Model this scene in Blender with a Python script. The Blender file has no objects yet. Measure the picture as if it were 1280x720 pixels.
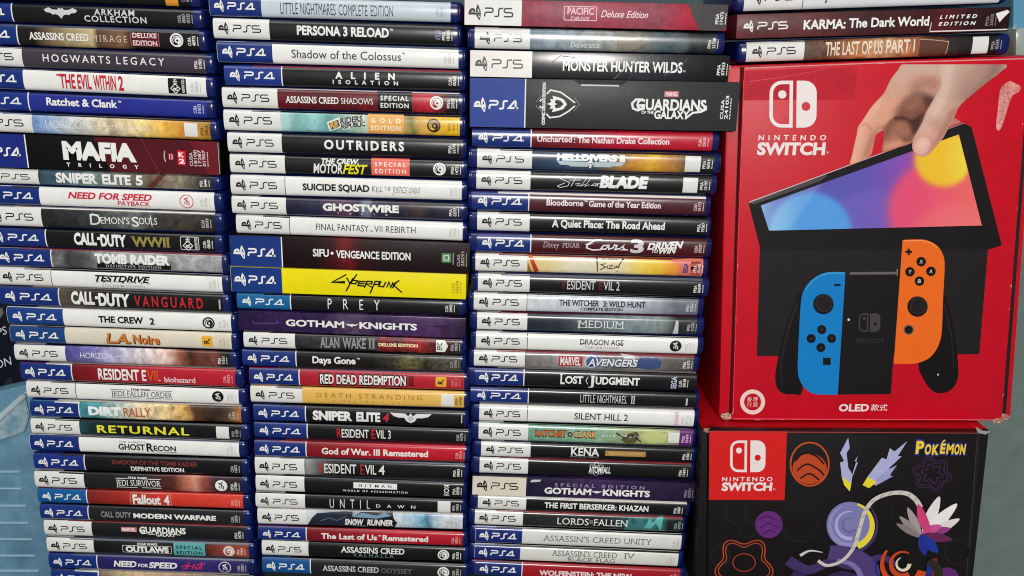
import bpy, bmesh, math, random
import numpy as np
from mathutils import Vector
from mathutils.geometry import tessellate_polygon

random.seed(7)
rng = np.random.default_rng(7)
scene = bpy.context.scene
COL = scene.collection

# ------------------------------------------------------------------ camera
FPX = 1000.0                       # focal length in units of a 1280 wide frame
TH = math.radians(16.2)            # the phone looks down on the stacks
DIST = 0.586
CAM = Vector((0, -DIST * math.cos(TH), DIST * math.sin(TH)))
FWD = Vector((0, math.cos(TH), -math.sin(TH)))
UPV = Vector((0, math.sin(TH), math.cos(TH)))
RGT = Vector((1, 0, 0))

def at(px, py, Y=0.0):
    """point of the vertical plane y=Y seen at (px, py) of the 1280x720 photograph"""
    d = FWD * FPX + RGT * (px - 640) + UPV * (360 - py)
    t = (Y - CAM.y) / d.y
    return CAM + d * t

cd = bpy.data.cameras.new('camera')
cam = bpy.data.objects.new('camera', cd)
COL.objects.link(cam)
cam.location = CAM
cam.rotation_euler = (math.radians(90) - TH, 0, 0)
cd.sensor_width = 36
cd.lens = 36 * FPX / 1280
cd.clip_start = 0.01
cd.clip_end = 50
scene.camera = cam

# ------------------------------------------------------------------ materials
def lin(c):
    out = []
    for v in c[:3]:
        v = v / 255.0
        out.append(v / 12.92 if v <= 0.04045 else ((v + 0.055) / 1.055) ** 2.4)
    return (*out, 1.0)

def ink(c):
    """printing ink: the darkest tones a little deeper"""
    return tuple(max(0.0, v - 12 * (1 - v / 255) ** 3) for v in c[:3])

MATS = {}
def principled(name):
    m = bpy.data.materials.new(name)
    m.use_nodes = True
    nt = m.node_tree
    b = nt.nodes['Principled BSDF']
    return m, nt, b

def finish(nt, b, fin):
    N, L = nt.nodes, nt.links
    if fin == 'film':                       # printed paper behind a clear plastic film
        b.inputs['Roughness'].default_value = 0.42
        b.inputs['Specular IOR Level'].default_value = 0.15
        b.inputs['Coat Weight'].default_value = 0.95
        b.inputs['Coat Roughness'].default_value = 0.21
        sc, st = 60.0, 0.022
    elif fin == 'card':                     # printed, lightly varnished cardboard
        b.inputs['Roughness'].default_value = 0.5
        b.inputs['Specular IOR Level'].default_value = 0.2
        b.inputs['Coat Weight'].default_value = 0.12
        b.inputs['Coat Roughness'].default_value = 0.3
        sc, st = 120.0, 0.03
    elif fin == 'plastic':
        b.inputs['Roughness'].default_value = 0.22
        b.inputs['Coat Weight'].default_value = 0.3
        b.inputs['Coat Roughness'].default_value = 0.1
        sc, st = 90.0, 0.03
    else:
        b.inputs['Roughness'].default_value = 0.75
        sc, st = 120.0, 0.15
    tc = N.new('ShaderNodeTexCoord')
    nz = N.new('ShaderNodeTexNoise')
    nz.inputs['Scale'].default_value = sc
    nz.inputs['Detail'].default_value = 3
    L.new(tc.outputs['Object'], nz.inputs['Vector'])
    bp = N.new('ShaderNodeBump')
    bp.inputs['Strength'].default_value = st
    bp.inputs['Distance'].default_value = 0.003
    L.new(nz.outputs['Fac'], bp.inputs['Height'])
    L.new(bp.outputs['Normal'], b.inputs['Normal'])
    if 'Coat Normal' in b.inputs:
        L.new(bp.outputs['Normal'], b.inputs['Coat Normal'])
    return tc

def flat(color, fin='film', var=0.05):
    key = (tuple(color), fin, var)
    if key in MATS:
        return MATS[key]
    m, nt, b = principled('print_' + fin)
    tc = finish(nt, b, fin)
    N, L = nt.nodes, nt.links
    n2 = N.new('ShaderNodeTexNoise')
    n2.inputs['Scale'].default_value = 55
    n2.inputs['Detail'].default_value = 6
    n2.inputs['Roughness'].default_value = 0.7
    L.new(tc.outputs['Object'], n2.inputs['Vector'])
    mr = N.new('ShaderNodeMapRange')
    mr.inputs['From Min'].default_value = 0.3
    mr.inputs['From Max'].default_value = 0.7
    mr.inputs['To Min'].default_value = 1 - var * 1.6
    mr.inputs['To Max'].default_value = 1 + var
    L.new(n2.outputs['Fac'], mr.inputs['Value'])
    mx = N.new('ShaderNodeMix')
    mx.data_type = 'RGBA'
    mx.blend_type = 'MULTIPLY'
    mx.inputs[0].default_value = 1
    mx.inputs[6].default_value = lin(ink(color))
    L.new(mr.outputs['Result'], mx.inputs[7])
    L.new(mx.outputs[2], b.inputs['Base Color'])
    MATS[key] = m
    return m

def art(stops, fin='film', warp=0.06, scale=40.0, mottle=0.35, streak=1.0):
    """printed picture: colours running along local x (metres), broken up by noise"""
    m, nt, b = principled('printed_art')
    tc = finish(nt, b, fin)
    N, L = nt.nodes, nt.links
    x0, x1 = stops[0][0], stops[-1][0]
    sep = N.new('ShaderNodeSeparateXYZ')
    L.new(tc.outputs['Object'], sep.inputs[0])
    mp = N.new('ShaderNodeMapping')
    mp.inputs['Scale'].default_value = (1, 1, streak)
    mp.inputs['Location'].default_value = (random.random() * 9, 0, random.random() * 9)
    L.new(tc.outputs['Object'], mp.inputs['Vector'])
    nz = N.new('ShaderNodeTexNoise')
    nz.inputs['Scale'].default_value = scale * 1.6
    nz.inputs['Detail'].default_value = 5
    L.new(mp.outputs[0], nz.inputs['Vector'])
    mr = N.new('ShaderNodeMapRange')
    mr.inputs['From Min'].default_value = x0
    mr.inputs['From Max'].default_value = x1
    L.new(sep.outputs['X'], mr.inputs['Value'])
    ma = N.new('ShaderNodeMath')
    ma.operation = 'MULTIPLY_ADD'
    ma.inputs[1].default_value = warp * 2
    sub = N.new('ShaderNodeMath')
    sub.operation = 'SUBTRACT'
    sub.inputs[1].default_value = 0.5
    L.new(nz.outputs['Fac'], sub.inputs[0])
    L.new(sub.outputs[0], ma.inputs[0])
    L.new(mr.outputs['Result'], ma.inputs[2])
    cr = N.new('ShaderNodeValToRGB')
    el = cr.color_ramp.elements
    while len(el) > 1:
        el.remove(el[-1])
    for i, (x, c) in enumerate(stops):
        p = (x - x0) / (x1 - x0)
        e = el[0] if i == 0 else el.new(p)
        e.position = p
        e.color = lin(ink(c))
    L.new(ma.outputs[0], cr.inputs[0])
    n2 = N.new('ShaderNodeTexNoise')
    n2.inputs['Scale'].default_value = scale * 4
    n2.inputs['Detail'].default_value = 8
    n2.inputs['Roughness'].default_value = 0.65
    n2.inputs['Distortion'].default_value = 0.6
    L.new(mp.outputs[0], n2.inputs['Vector'])
    m2 = N.new('ShaderNodeMapRange')
    m2.inputs['From Min'].default_value = 0.3
    m2.inputs['From Max'].default_value = 0.7
    m2.inputs['To Min'].default_value = max(.1, 1 - mottle * 1.25)
    m2.inputs['To Max'].default_value = 1 + mottle * 1.05
    L.new(n2.outputs['Fac'], m2.inputs['Value'])
    mx = N.new('ShaderNodeMix')
    mx.data_type = 'RGBA'
    mx.blend_type = 'MULTIPLY'
    mx.inputs[0].default_value = 1
    L.new(cr.outputs[0], mx.inputs[6])
    L.new(m2.outputs['Result'], mx.inputs[7])
    L.new(mx.outputs[2], b.inputs['Base Color'])
    return m

def vcol_mat():
    if 'vcol' in MATS:
        return MATS['vcol']
    m, nt, b = principled('printed_picture')
    finish(nt, b, 'card')
    a = nt.nodes.new('ShaderNodeAttribute')
    a.attribute_name = 'Col'
    nt.links.new(a.outputs['Color'], b.inputs['Base Color'])
    MATS['vcol'] = m
    return m

def shell_mat():
    if 'shell' in MATS:
        return MATS['shell']
    m, nt, b = principled('translucent_blue_plastic')
    finish(nt, b, 'plastic')
    b.inputs['Base Color'].default_value = lin((11, 28, 90))
    b.inputs['Subsurface Weight'].default_value = 0.0
    MATS['shell'] = m
    return m

# ------------------------------------------------------------------ mesh helpers
def link(name, me, mat, parent=None, smooth=False):
    if mat is not None:
        me.materials.append(mat)
    o = bpy.data.objects.new(name, me)
    COL.objects.link(o)
    if parent is not None:
        o.parent = parent
    if smooth:
        me.polygons.foreach_set('use_smooth', [True] * len(me.polygons))
        me.set_sharp_from_angle(angle=math.radians(38))
    me.update()
    return o

def empty(name, loc, label, cat, group=None, rot=(0, 0, 0)):
    o = bpy.data.objects.new(name, None)
    o.empty_display_size = 0.01
    COL.objects.link(o)
    o.location = loc
    o.rotation_euler = rot
    o['label'] = label
    o['category'] = cat
    if group:
        o['group'] = group
    return o

# ---- lettering: the built-in typeface, turned into flat outlines once per style
TXT = {}
def text_raw(body, b=0.0, sp=1.0):
    key = (body, round(b, 4), round(sp, 3))
    if key in TXT:
        return TXT[key]
    c = bpy.data.curves.new('lettering', 'FONT')
    c.body = body
    c.offset = b
    c.space_character = sp
    c.resolution_u = 3
    c.fill_mode = 'FRONT'
    o = bpy.data.objects.new('lettering', c)
    me = o.to_mesh()
    n = len(me.vertices)
    vs = np.zeros(n * 3)
    me.vertices.foreach_get('co', vs)
    vs = vs.reshape(-1, 3)[:, :2].copy()
    fs = [tuple(p.vertices) for p in me.polygons]
    o.to_mesh_clear()
    bpy.data.objects.remove(o)
    bpy.data.curves.remove(c)
    TXT[key] = (vs, fs)
    return TXT[key]

_v, _f = text_raw('H')
CAPH = float(_v[:, 1].max())

def serifs(vs, fs, cap):
    """little feet where a stem ends on the baseline or the cap line"""
    cnt = {}
    for f in fs:
        for i in range(len(f)):
            e = tuple(sorted((f[i], f[(i + 1) % len(f)])))
            cnt[e] = cnt.get(e, 0) + 1
    add = []
    for (a, bb), n in cnt.items():
        if n != 1:
            continue
        pa, pb = vs[a], vs[bb]
        if abs(pa[1] - pb[1]) > 1e-4:
            continue
        w = abs(pa[0] - pb[0])
        if w < 0.03 or w > 0.2:
            continue
        y = pa[1]
        lo, hi = min(pa[0], pb[0]), max(pa[0], pb[0])
        if abs(y) < 0.045:
            add.append((lo - .055, y, hi + .055, y + .055))
        elif abs(y - cap) < 0.045:
            add.append((lo - .055, y - .055, hi + .055, y))
    return add

class Shape:
    """flat 2D faces in (x, z) of a face, later laid on a surface"""
    def __init__(s):
        s.v = []
        s.f = []
    def add(s, pts, faces):
        k = len(s.v)
        s.v += [tuple(p) for p in pts]
        s.f += [tuple(i + k for i in f) for f in faces]
        return s
    def poly(s, pts, holes=()):
        loops = [[Vector((p[0], p[1], 0)) for p in pts]] + [[Vector((p[0], p[1], 0)) for p in h] for h in holes]
        tri = tessellate_polygon(loops)
        allp = list(pts)
        for h in holes:
            allp += list(h)
        return s.add(allp, tri)
    def rect(s, x0, z0, x1, z1):
        return s.add([(x0, z0), (x1, z0), (x1, z1), (x0, z1)], [(0, 1, 2, 3)])
    def disc(s, cx, cz, r, n=28, rz=None):
        rz = rz or r
        return s.add([(cx + r * math.cos(2 * math.pi * i / n), cz + rz * math.sin(2 * math.pi * i / n)) for i in range(n)], [tuple(range(n))])
    def ring(s, cx, cz, r1, r0, n=32, a0=0, a1=2 * math.pi):
        full = abs(a1 - a0 - 2 * math.pi) < 1e-6
        m = n if full else n + 1
        P, F = [], []
        for i in range(m):
            a = a0 + (a1 - a0) * i / n
            P += [(cx + r1 * math.cos(a), cz + r1 * math.sin(a)), (cx + r0 * math.cos(a), cz + r0 * math.sin(a))]
        for i in range(n):
            j = (i + 1) % m
            F.append((2 * i, 2 * j, 2 * j + 1, 2 * i + 1))
        return s.add(P, F)
    def stroke(s, pts, w, w2=None, closed=False):
        """a line of width w, tapering to w2"""
        P = [Vector((p[0], p[1])) for p in pts]
        n = len(P)
        w2 = w if w2 is None else w2
        out = []
        for i in range(n):
            if closed:
                a, c = P[i - 1], P[(i + 1) % n]
            else:
                a, c = P[max(i - 1, 0)], P[min(i + 1, n - 1)]
            d1, d2 = P[i] - a, c - P[i]
            if d1.length < 1e-12: d1 = d2
            if d2.length < 1e-12: d2 = d1
            d1.normalize(); d2.normalize()
            n1 = Vector((-d1.y, d1.x)); n2 = Vector((-d2.y, d2.x))
            m = n1 + n2
            if m.length < 1e-6: m = n1
            m.normalize()
            k = 1 / max(0.45, m.dot(n1))
            ww = (w + (w2 - w) * i / max(1, n - 1)) / 2
            out += [tuple(P[i] + m * ww * k), tuple(P[i] - m * ww * k)]
        F = []
        for i in range(n if closed else n - 1):
            j = (i + 1) % n
            F.append((2 * i, 2 * j, 2 * j + 1, 2 * i + 1))
        return s.add(out, F)
    def rrect(s, x0, z0, x1, z1, r, line=None):
        def loop(x0, z0, x1, z1, r):
            P = []
            for cx, cz, a in ((x1 - r, z1 - r, 0), (x0 + r, z1 - r, 90), (x0 + r, z0 + r, 180), (x1 - r, z0 + r, 270)):
                for k in range(5):
                    t = math.radians(a + 22.5 * k)
                    P.append((cx + r * math.cos(t), cz + r * math.sin(t)))
            return P
        o = loop(x0, z0, x1, z1, r)
        if line:
            return s.poly(o, [loop(x0 + line, z0 + line, x1 - line, z1 - line, max(r - line, r * .2))])
        return s.add(o, [tuple(range(len(o)))])
    def text(s, body, x0, x1, zc, cap, b=0.012, sh=0.0, se=False, asp=None, sp=1.0, rot=0, arc=0.0, jit=0.0):
        """body fitted to x0..x1, capitals cap high, centred on zc; rot=1 reads upwards (x/z swapped)"""
        if b >= .012 and not rot:
            b += .006
        if asp:
            v1, _ = text_raw(body, b, 1.0)
            v2, _ = text_raw(body, b, 2.0)
            w1 = np.ptp(v1[:, 0]); w2 = np.ptp(v2[:, 0])
            want = (x1 - x0) / (cap / CAPH * asp)
            sp = min(8, max(0.72, 1 + (want - w1) / max(w2 - w1, 1e-6)))
        vs, fs = text_raw(body, b, sp)
        if not len(vs):
            return s
        V, Fc = vs.copy(), list(fs)
        if se:
            for (a, c, d, e) in serifs(vs, fs, CAPH + b):
                k = len(V)
                V = np.vstack([V, [[a, c], [d, c], [d, e], [a, e]]])
                Fc.append((k, k + 1, k + 2, k + 3))
        if jit:
            V = V + np.stack([np.sin(V[:, 1] * 7 + V[:, 0] * 3) * jit, np.sin(V[:, 0] * 5.1) * jit], 1)
        V[:, 0] += (V[:, 1] - CAPH / 2) * sh
        V[:, 0] = (V[:, 0] - V[:, 0].min()) / max(np.ptp(V[:, 0]), 1e-9)
        V[:, 1] = (V[:, 1] - CAPH / 2) * cap / CAPH
        if rot:
            W = np.stack([zc - V[:, 1], x0 + V[:, 0] * (x1 - x0)], 1)
        else:
            W = np.stack([x0 + V[:, 0] * (x1 - x0), zc + V[:, 1]], 1)
            if arc:
                W[:, 1] += arc * np.sin(V[:, 0] * math.pi)
        return s.add(W.tolist(), Fc)
    def xf(s, fn):
        s.v = [fn(p) for p in s.v]
        return s

def lay(shape, name, mat, parent, layer, prof=None, h=0.0):
    """lay flat faces on a spine: y follows the bulge prof(z), layer metres proud of it"""
    if not shape.v:
        return None
    bm = bmesh.new()
    vs = [bm.verts.new((p[0], 0, p[1])) for p in shape.v]
    for f in shape.f:
        if len(set(f)) < 3:
            continue
        try:
            fc = bm.faces.new([vs[i] for i in f])
        except ValueError:
            pass
    bm.normal_update()
    for fc in bm.faces:
        if fc.normal.y > 0:
            fc.normal_flip()
    if prof is not None:
        for q in (.05, .1, .16, .23, .32, .42, .58, .68, .77, .84, .9, .95):
            bmesh.ops.bisect_plane(bm, geom=bm.verts[:] + bm.edges[:] + bm.faces[:], plane_co=(0, 0, h * q), plane_no=(0, 0, 1), dist=1e-7)
        for v in bm.verts:
            v.co.y = prof(v.co.z) - layer
    else:
        for v in bm.verts:
            v.co.y = -layer
    me = bpy.data.meshes.new(name)
    bm.to_mesh(me)
    bm.free()
    return link(name, me, mat, parent, smooth=prof is not None)
# ------------------------------------------------------------------ game cases
W_ = (236, 236, 230); K_ = (17, 17, 18); WHT = (226, 226, 220)
BLUE = (30, 48, 132)

def pslogo(sh, cx, cz, H, digit, x0, x1, cap, wd=1.0):
    def P(*q):
        return [(cx + a * H, cz + b * H) for a, b in q]
    sh.poly(P((-.40, -.145), (.36, -.145), (.37, -.02), (-.39, -.02)))
    sh.poly(P((-.39, -.01), (-.36, .10), (-.27, .20), (-.15, .235), (-.05, .215), (.0, .15), (.02, -.01)),
            [P((-.24, .015), (-.2, .07), (-.12, .09), (-.07, .015))])
    sh.poly(P((.05, 0), (.06, .2), (.14, .45), (.2, .42), (.33, .12), (.36, 0)), [P((.17, .03), (.17, .2), (.21, .22), (.28, .05))])
    sh.poly(P((.06, -.16), (.36, -.16), (.31, -.46), (.23, -.42)), [P((.2, -.2), (.3, -.2), (.27, -.36))])
    u = (x1 - x0) / 4.95
    def Q(q):
        return [(x0 + a * u, cz - cap * .47 + b * cap) for a, b in q]
    w = cap * .225 * wd
    sh.stroke(Q([(0, 1), (1.2, 1), (1.4, .92), (1.45, .75), (1.4, .58), (1.2, .5), (.3, .5), (.08, .42), (0, .25), (0, -.05)]), w)
    sh.stroke(Q([(1.7, 0), (2.2, 0), (2.4, .08), (2.45, .28), (2.45, .72), (2.5, .92), (2.7, 1), (3.2, 1)]), w)
    if digit == '5':
        sh.stroke(Q([(4.75, 1), (3.65, 1), (3.44, .92), (3.4, .75), (3.44, .58), (3.65, .5), (4.6, .5), (4.85, .42), (4.9, .25), (4.85, .08), (4.6, 0), (3.4, 0)]), w)
    else:
        sh.stroke(Q([(5.05, .1), (3.4, .1), (4.35, .93), (4.5, 1), (4.58, .9), (4.58, -.05)]), w * 1.1)

def swirl(sh, cx, cz, r):
    sh.ring(cx, cz, r, r * .76)
    for (rr, a0, a1, w0, w1, ox) in ((.60, 215, -75, .08, .30, .02), (.36, 260, -60, .06, .24, .08)):
        P = []
        for i in range(25):
            a = math.radians(a0 + (a1 - a0) * i / 24)
            k = rr * (1 - .12 * i / 24)
            P.append((cx + r * (ox + k * math.cos(a)), cz + r * (-.04 + k * math.sin(a))))
        sh.stroke(P, r * w0, r * w1)
    sh.ring(cx + r * .1, cz - r * .06, r * .36, r * .17, n=20)
    sh.poly([(cx - r * .2, cz - r * .72), (cx + r * .45, cz - r * .62), (cx + r * .3, cz - r * .88)])

COLS = {
 'left': [(50,3,240,10),(14,29,243,36.3),(23,58,258,66),(23,85,256,94),(29.5,113.4,256,123.5),(38.5,141.2,258,149.5),(43,168,263,177),
   (34,211,270,219),(47,233,267,240.6),(49,258.7,267,266),(56,286,267,292.7),(58.6,310.7,276.5,318.4),(63,336.5,276.5,343),(65,360,276,368.7),
   (73,385.7,281,393.5),(77.5,410,288,417),(79,433,288,441),(80,455.5,292,462.5),(92,479.5,292,487),(96,502.5,297,509),(100,525,300,531),
   (97.5,546,300,553),(100,568,297.5,575),(105,590.6,302,596.6),(105,613,301,619.5),(107,633,302,639.5),(110,653.4,304,660.2),(112.5,674.6,305,681),
   (116,695,309,701),(120,715,309,721.3),(122,735.5,309,742)],
 'middle': [(328,-5,563,1),(328,22.5,563,29.5),(337.5,51.4,564.5,58.8),(340,81,572.7,87),(351,109.5,575,115),(347,137.5,575,143.8),(350,166,574,172),
   (352.5,193,577,199.6),(355,219.7,577,225.6),(356,246,577,252.6),(359,270.5,577,278),(362.5,296,580,304),(352.5,335,584,343),(352.5,367.5,580,375),
   (362.5,390.5,574,397.5),(370,416,580.6,423.7),(368.7,438.6,580.6,444.7),(371,461.6,576,467.2),(375,485,578,490.5),(377,507.6,579,514),
   (382,530,584,537),(383,552,584,558),(383,574,581,580),(381,596.6,579,603.4),(381,618,579,625.4),(381,638.7,576,644.2),(382,660.4,578,666),
   (383,679.2,578,686.2),(384.5,700,578,707),(384.5,721,578,728)],
 'right': [(594,-1.5,909,5.5),(581,31.5,909,39.4),(594,62,907,69),(588,96.5,912,103),(587,159.5,919,164.5),(661.6,186,890,191.6),(663,213,898,219),
   (663,240,895,245.4),(661.6,265.7,887,271.8),(661.6,292.3,887,298),(663,318,888.6,323.8),(660,342.6,882,348.4),(660,367.6,884.5,373.2),
   (659,392,875,397.6),(659,416,872,421.7),(657.5,439.3,872,445.4),(656,462.5,871,468.3),(656,486.4,872,492.8),(660,508.2,875,514.6),
   (659,530.2,868,536.8),(663,553.6,868,560.6),(661.6,574.4,866.7,581),(659,596.8,865,603.6),(657.5,620.6,869.4,628.6),(656,640.5,857,648.4),
   (653.4,661.7,854,669.3),(652,683.4,850,691.6),(649,704,849,712),(649,724,849,733)],
}

def yline(b, x):
    return b[1] + (b[3] - b[1]) * (x - b[0]) / (b[2] - b[0])

STACKNAME = {'left': 'left stack', 'middle': 'middle stack', 'right': 'right stack', 'box': 'short stack on the red box'}

def bulge(q):
    return .00105 * q * q + .0011 * q ** 8

class Case:
    def __init__(s, top, bot, L, tabR, papR, shR, tab, bg, items, label, group, slip=False, tabc=None, edge=None, papL=None, Y=None, stops=None, artkw=None, topc=None, yaw=0.0, plane=0.0, depth=.135, fin=None, line=None, logoc=None, hide_line=False):
        xm = (L + shR) / 2
        mid = lambda x: (yline(top, x) + yline(bot, x)) / 2
        if Y is None:
            Y = float(rng.uniform(0.0, 0.0022)) - (0.0012 if slip else 0)
        a, b = at(L, mid(L), plane), at(shR, mid(shR), plane)
        t, u = at(xm, yline(top, xm), plane), at(xm, yline(bot, xm), plane)
        ax = b - a
        s.len = ax.length
        beta = math.atan2(-ax.z, ax.x)
        s.h = (t - u).length * math.cos(beta) - (0.0004 if slip else 0.0015)
        m = (a + b) / 2
        upv = Vector((math.sin(beta), 0, math.cos(beta)))
        loc = m - upv * (s.h / 2)
        loc.y = Y
        s.L, s.R = L, shR
        s.pit = s.h
        B = 0.0022
        s.slip = slip
        hh = s.h
        s.prof = None if slip else (lambda z: bulge(min(1.0, abs(2 * z / hh - 1))))
        s.root = empty('game_slipcase' if slip else 'game_case', loc, label, 'boxed game' if slip else 'game case', group, (0, beta, yaw))
        fin = fin or ('card' if slip else 'film')
        s.fin = fin
        X = s.X
        if slip:
            s.sleeve = s.box('sleeve', X(L), X(shR), depth, bg, stops, artkw)
        else:
            s.shell(depth)
            pl = X(L if papL is None else papL)
            s.sleeve = s.wrap('sleeve', pl, X(papR), B, depth, bg, stops, artkw)
            s.edgecover(X(L), X(tabR), X(papR), B, depth, topc)
        s.nl = {}
        # the platform tab at the left end
        if tab:
            pl = X(L if papL is None else papL)
            tc = tabc or (BLUE if tab == '4' else WHT)
            if tab == '4':
                tc = (tc[0] * .8, tc[1] * 1.04, tc[2] * .9)
            sh = Shape().rect(pl + (0.0002 if not slip else 0.0004), 0.0002, X(tabR), s.h - 0.0002)
            s.tab = lay(sh, 'platform_tab', flat(tc, fin), s.sleeve, 0.00016, s.prof, s.h)
            if not slip:
                s.topband(pl, X(L) + (X(tabR) - X(L)) * (.52 + .08 * random.random()), B, flat(tc, fin))
            w = X(tabR) - pl
            x0 = pl
            lc = logoc or (W_ if tab == '4' else K_)
            pit = min(s.h, .0165)
            sh = Shape()
            cz = s.h * (.5 if not slip or s.h < .02 else .46)
            pslogo(sh, x0 + w * .19, cz, pit * .66, tab, x0 + w * .36, x0 + w * (.85 if tab == '5' else .87), pit * .31, .8 if tab == '5' else 1.05)
            lay(sh, 'console_logo', flat(lc, fin, .02), s.sleeve, 0.00024, s.prof, s.h)
            white = bg is not None and min(bg) > 180
            if line is None:
                line = (W_ if (tab == '4' and not white) else ((60, 60, 80) if (tab == '5' and white) else False))
            if line:
                sh = Shape().rect(X(tabR) - .0002, .0002, X(tabR) + (.0006 if tab == '4' else .0003), s.h - .0002)
                lay(sh, 'tab_line', flat(line, fin, .02), s.sleeve, 0.0002, s.prof, s.h)
        elif logoc:
            sh = Shape()
            w = X(tabR) - X(L)
            pslogo(sh, X(L) + w * .18, s.h * .5, s.h * .55, '5', X(L) + w * .32, X(L) + w * .77, s.h * .27, .9)
            lay(sh, 'console_logo', flat(logoc, fin, .02), s.sleeve, 0.00024, s.prof, s.h)
        for it in items:
            s.item(it)

    def X(s, px):
        return (px - s.L) / (s.R - s.L) * s.len - s.len / 2

    def mat(s, bg, stops, artkw):
        if stops:
            st = [(s.X(p), c) for p, c in stops]
            return art(st, s.fin, **(artkw or {}))
        return flat(bg, s.fin)

    def shell(s, depth):
        """the clear blue plastic case itself: rounded spine, rounded ends"""
        h, ln = s.h, s.len
        lip = .00065
        prof = [(depth, h + lip), (.0062, h + lip), (.0056, h)]
        for q in (1, .95, .88, .78, .65, .5, .35, .22, .12, .05, 0):
            prof.append((s.prof(h * q), h * q))
        prof += [(.0056, 0), (.0062, -lip), (depth, -lip)]
        st = [(0, .80, .0030), (.0006, .90, .0014), (.0014, .955, .0006), (.0024, .985, .0002), (.0036, 1, 0)]
        xs = [(-ln / 2 + a, z, y) for a, z, y in st] + [(ln / 2 - a, z, y) for a, z, y in reversed(st)]
        V, F = [], []
        n = len(prof)
        for x, zs, yo in xs:
            for (y, z) in prof:
                V.append((x, y + (yo if y < .02 else 0), h / 2 + (z - h / 2) * zs))
        for i in range(len(xs) - 1):
            for j in range(n - 1):
                F.append((i * n + j, i * n + j + 1, (i + 1) * n + j + 1, (i + 1) * n + j))
            F.append((i * n + n - 1, i * n, (i + 1) * n, (i + 1) * n + n - 1))
        F.append(tuple(range(n - 1, -1, -1)))
        F.append(tuple((len(xs) - 1) * n + j for j in range(n)))
        me = bpy.data.meshes.new('shell')
        me.from_pydata(V, [], F)
        link('shell', me, shell_mat(), s.root, smooth=True)
        # the seam where lid and tray meet, a groove at each end of the spine
        for sx in (-1, 1):
            xe = sx * (ln / 2 - .0022)
            sh = Shape().rrect(xe - .0008, h * .2, xe + .0008, h * .8, .0005, line=.0003)
            lay(sh, 'hinge_groove', flat((8, 14, 52), 'plastic'), s.root, .00003, s.prof, h)

    def wrap(s, name, x0, x1, B, depth, bg, stops, artkw):
        h, e = s.h, .0001
        prof = [(.0054, h + e), (.004, h + e), (B + .0004, h + e)]
        for q in (1, .97, .93, .88, .82, .74, .65, .5, .35, .26, .18, .12, .07, .03, 0):
            prof.append((s.prof(h * q) - e, h * q))
        prof += [(B + .0004, -e), (.004, -e), (.0054, -e)]
        n = 25
        V, F = [], []
        ph = random.random() * 9
        for i in range(n):
            x = x0 + (x1 - x0) * i / (n - 1)
            for (y, z) in prof:
                V.append((x, y, z))
        m = len(prof)
        for i in range(n - 1):
            for j in range(m - 1):
                F.append((i * m + j, i * m + j + 1, (i + 1) * m + j + 1, (i + 1) * m + j))
        me = bpy.data.meshes.new(name)
        me.from_pydata(V, [], F)
        return link(name, me, s.mat(bg, stops, artkw), s.root, smooth=True)

    def topband(s, x0, x1, B, mat):
        h = s.h
        me = bpy.data.meshes.new('cover_band')
        me.from_pydata([(x0, B + .0002, h + .00018), (x1, B + .0002, h + .00018), (x1, .0054, h + .00018), (x0, .0054, h + .00018)], [], [(0, 1, 2, 3)])
        link('cover_band', me, mat, s.sleeve)

    def edgecover(s, x0, xt, x1, B, depth, topc):
        """the front cover picture that folds over from the spine"""
        h = s.h
        if topc is None:
            topc = random.choice([(10, 10, 12), (14, 14, 16), (16, 16, 18), (24, 22, 28), (30, 28, 34), (225, 222, 214), (236, 228, 220), (150, 60, 66), (90, 96, 110)])
        me = bpy.data.meshes.new('cover_edge')
        xa = x0 + (xt - x0) * .5
        y0 = B + .0002
        z = h + .00014
        me.from_pydata([(xa, y0, z), (x1, y0, z), (x1, .0054, z), (xa, .0054, z)], [], [(0, 1, 2, 3)])
        link('cover_edge', me, flat(topc, 'film'), s.sleeve)
        q = random.random()
        if q < .78:                         # the fold sits a little low, so the cover shows on the spine
            zz = h * (1 - .035 - .065 * random.random())
            xe = x1 if q < .5 else xt
            lay(Shape().add([(xa, zz + .0002), (xe, zz - .0001), (xe, h), (xa, h)], [(0, 1, 2, 3)]), 'cover_edge', flat(topc, 'film'), s.sleeve, .00019, s.prof, h)

    def box(s, name, x0, x1, depth, bg, stops, artkw):
        bm = bmesh.new()
        bmesh.ops.create_cube(bm, size=1)
        for v in bm.verts:
            v.co = Vector(((x0 + x1) / 2 + v.co.x * (x1 - x0), depth / 2 + v.co.y * depth, s.h / 2 + v.co.z * s.h))
        bmesh.ops.bevel(bm, geom=bm.edges[:], offset=.00055, segments=2, affect='EDGES', profile=.6)
        me = bpy.data.meshes.new(name)
        bm.to_mesh(me)
        bm.free()
        return link(name, me, s.mat(bg, stops, artkw), s.root, smooth=True)

    def put(s, sh, name, color, layer, fin=None, var=.03):
        if sh.v:
            zs = [p[1] for p in sh.v]
            return lay(sh, name, color if not isinstance(color, tuple) else flat(color, fin or s.fin, var), s.sleeve, layer, s.prof, s.h)

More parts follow.
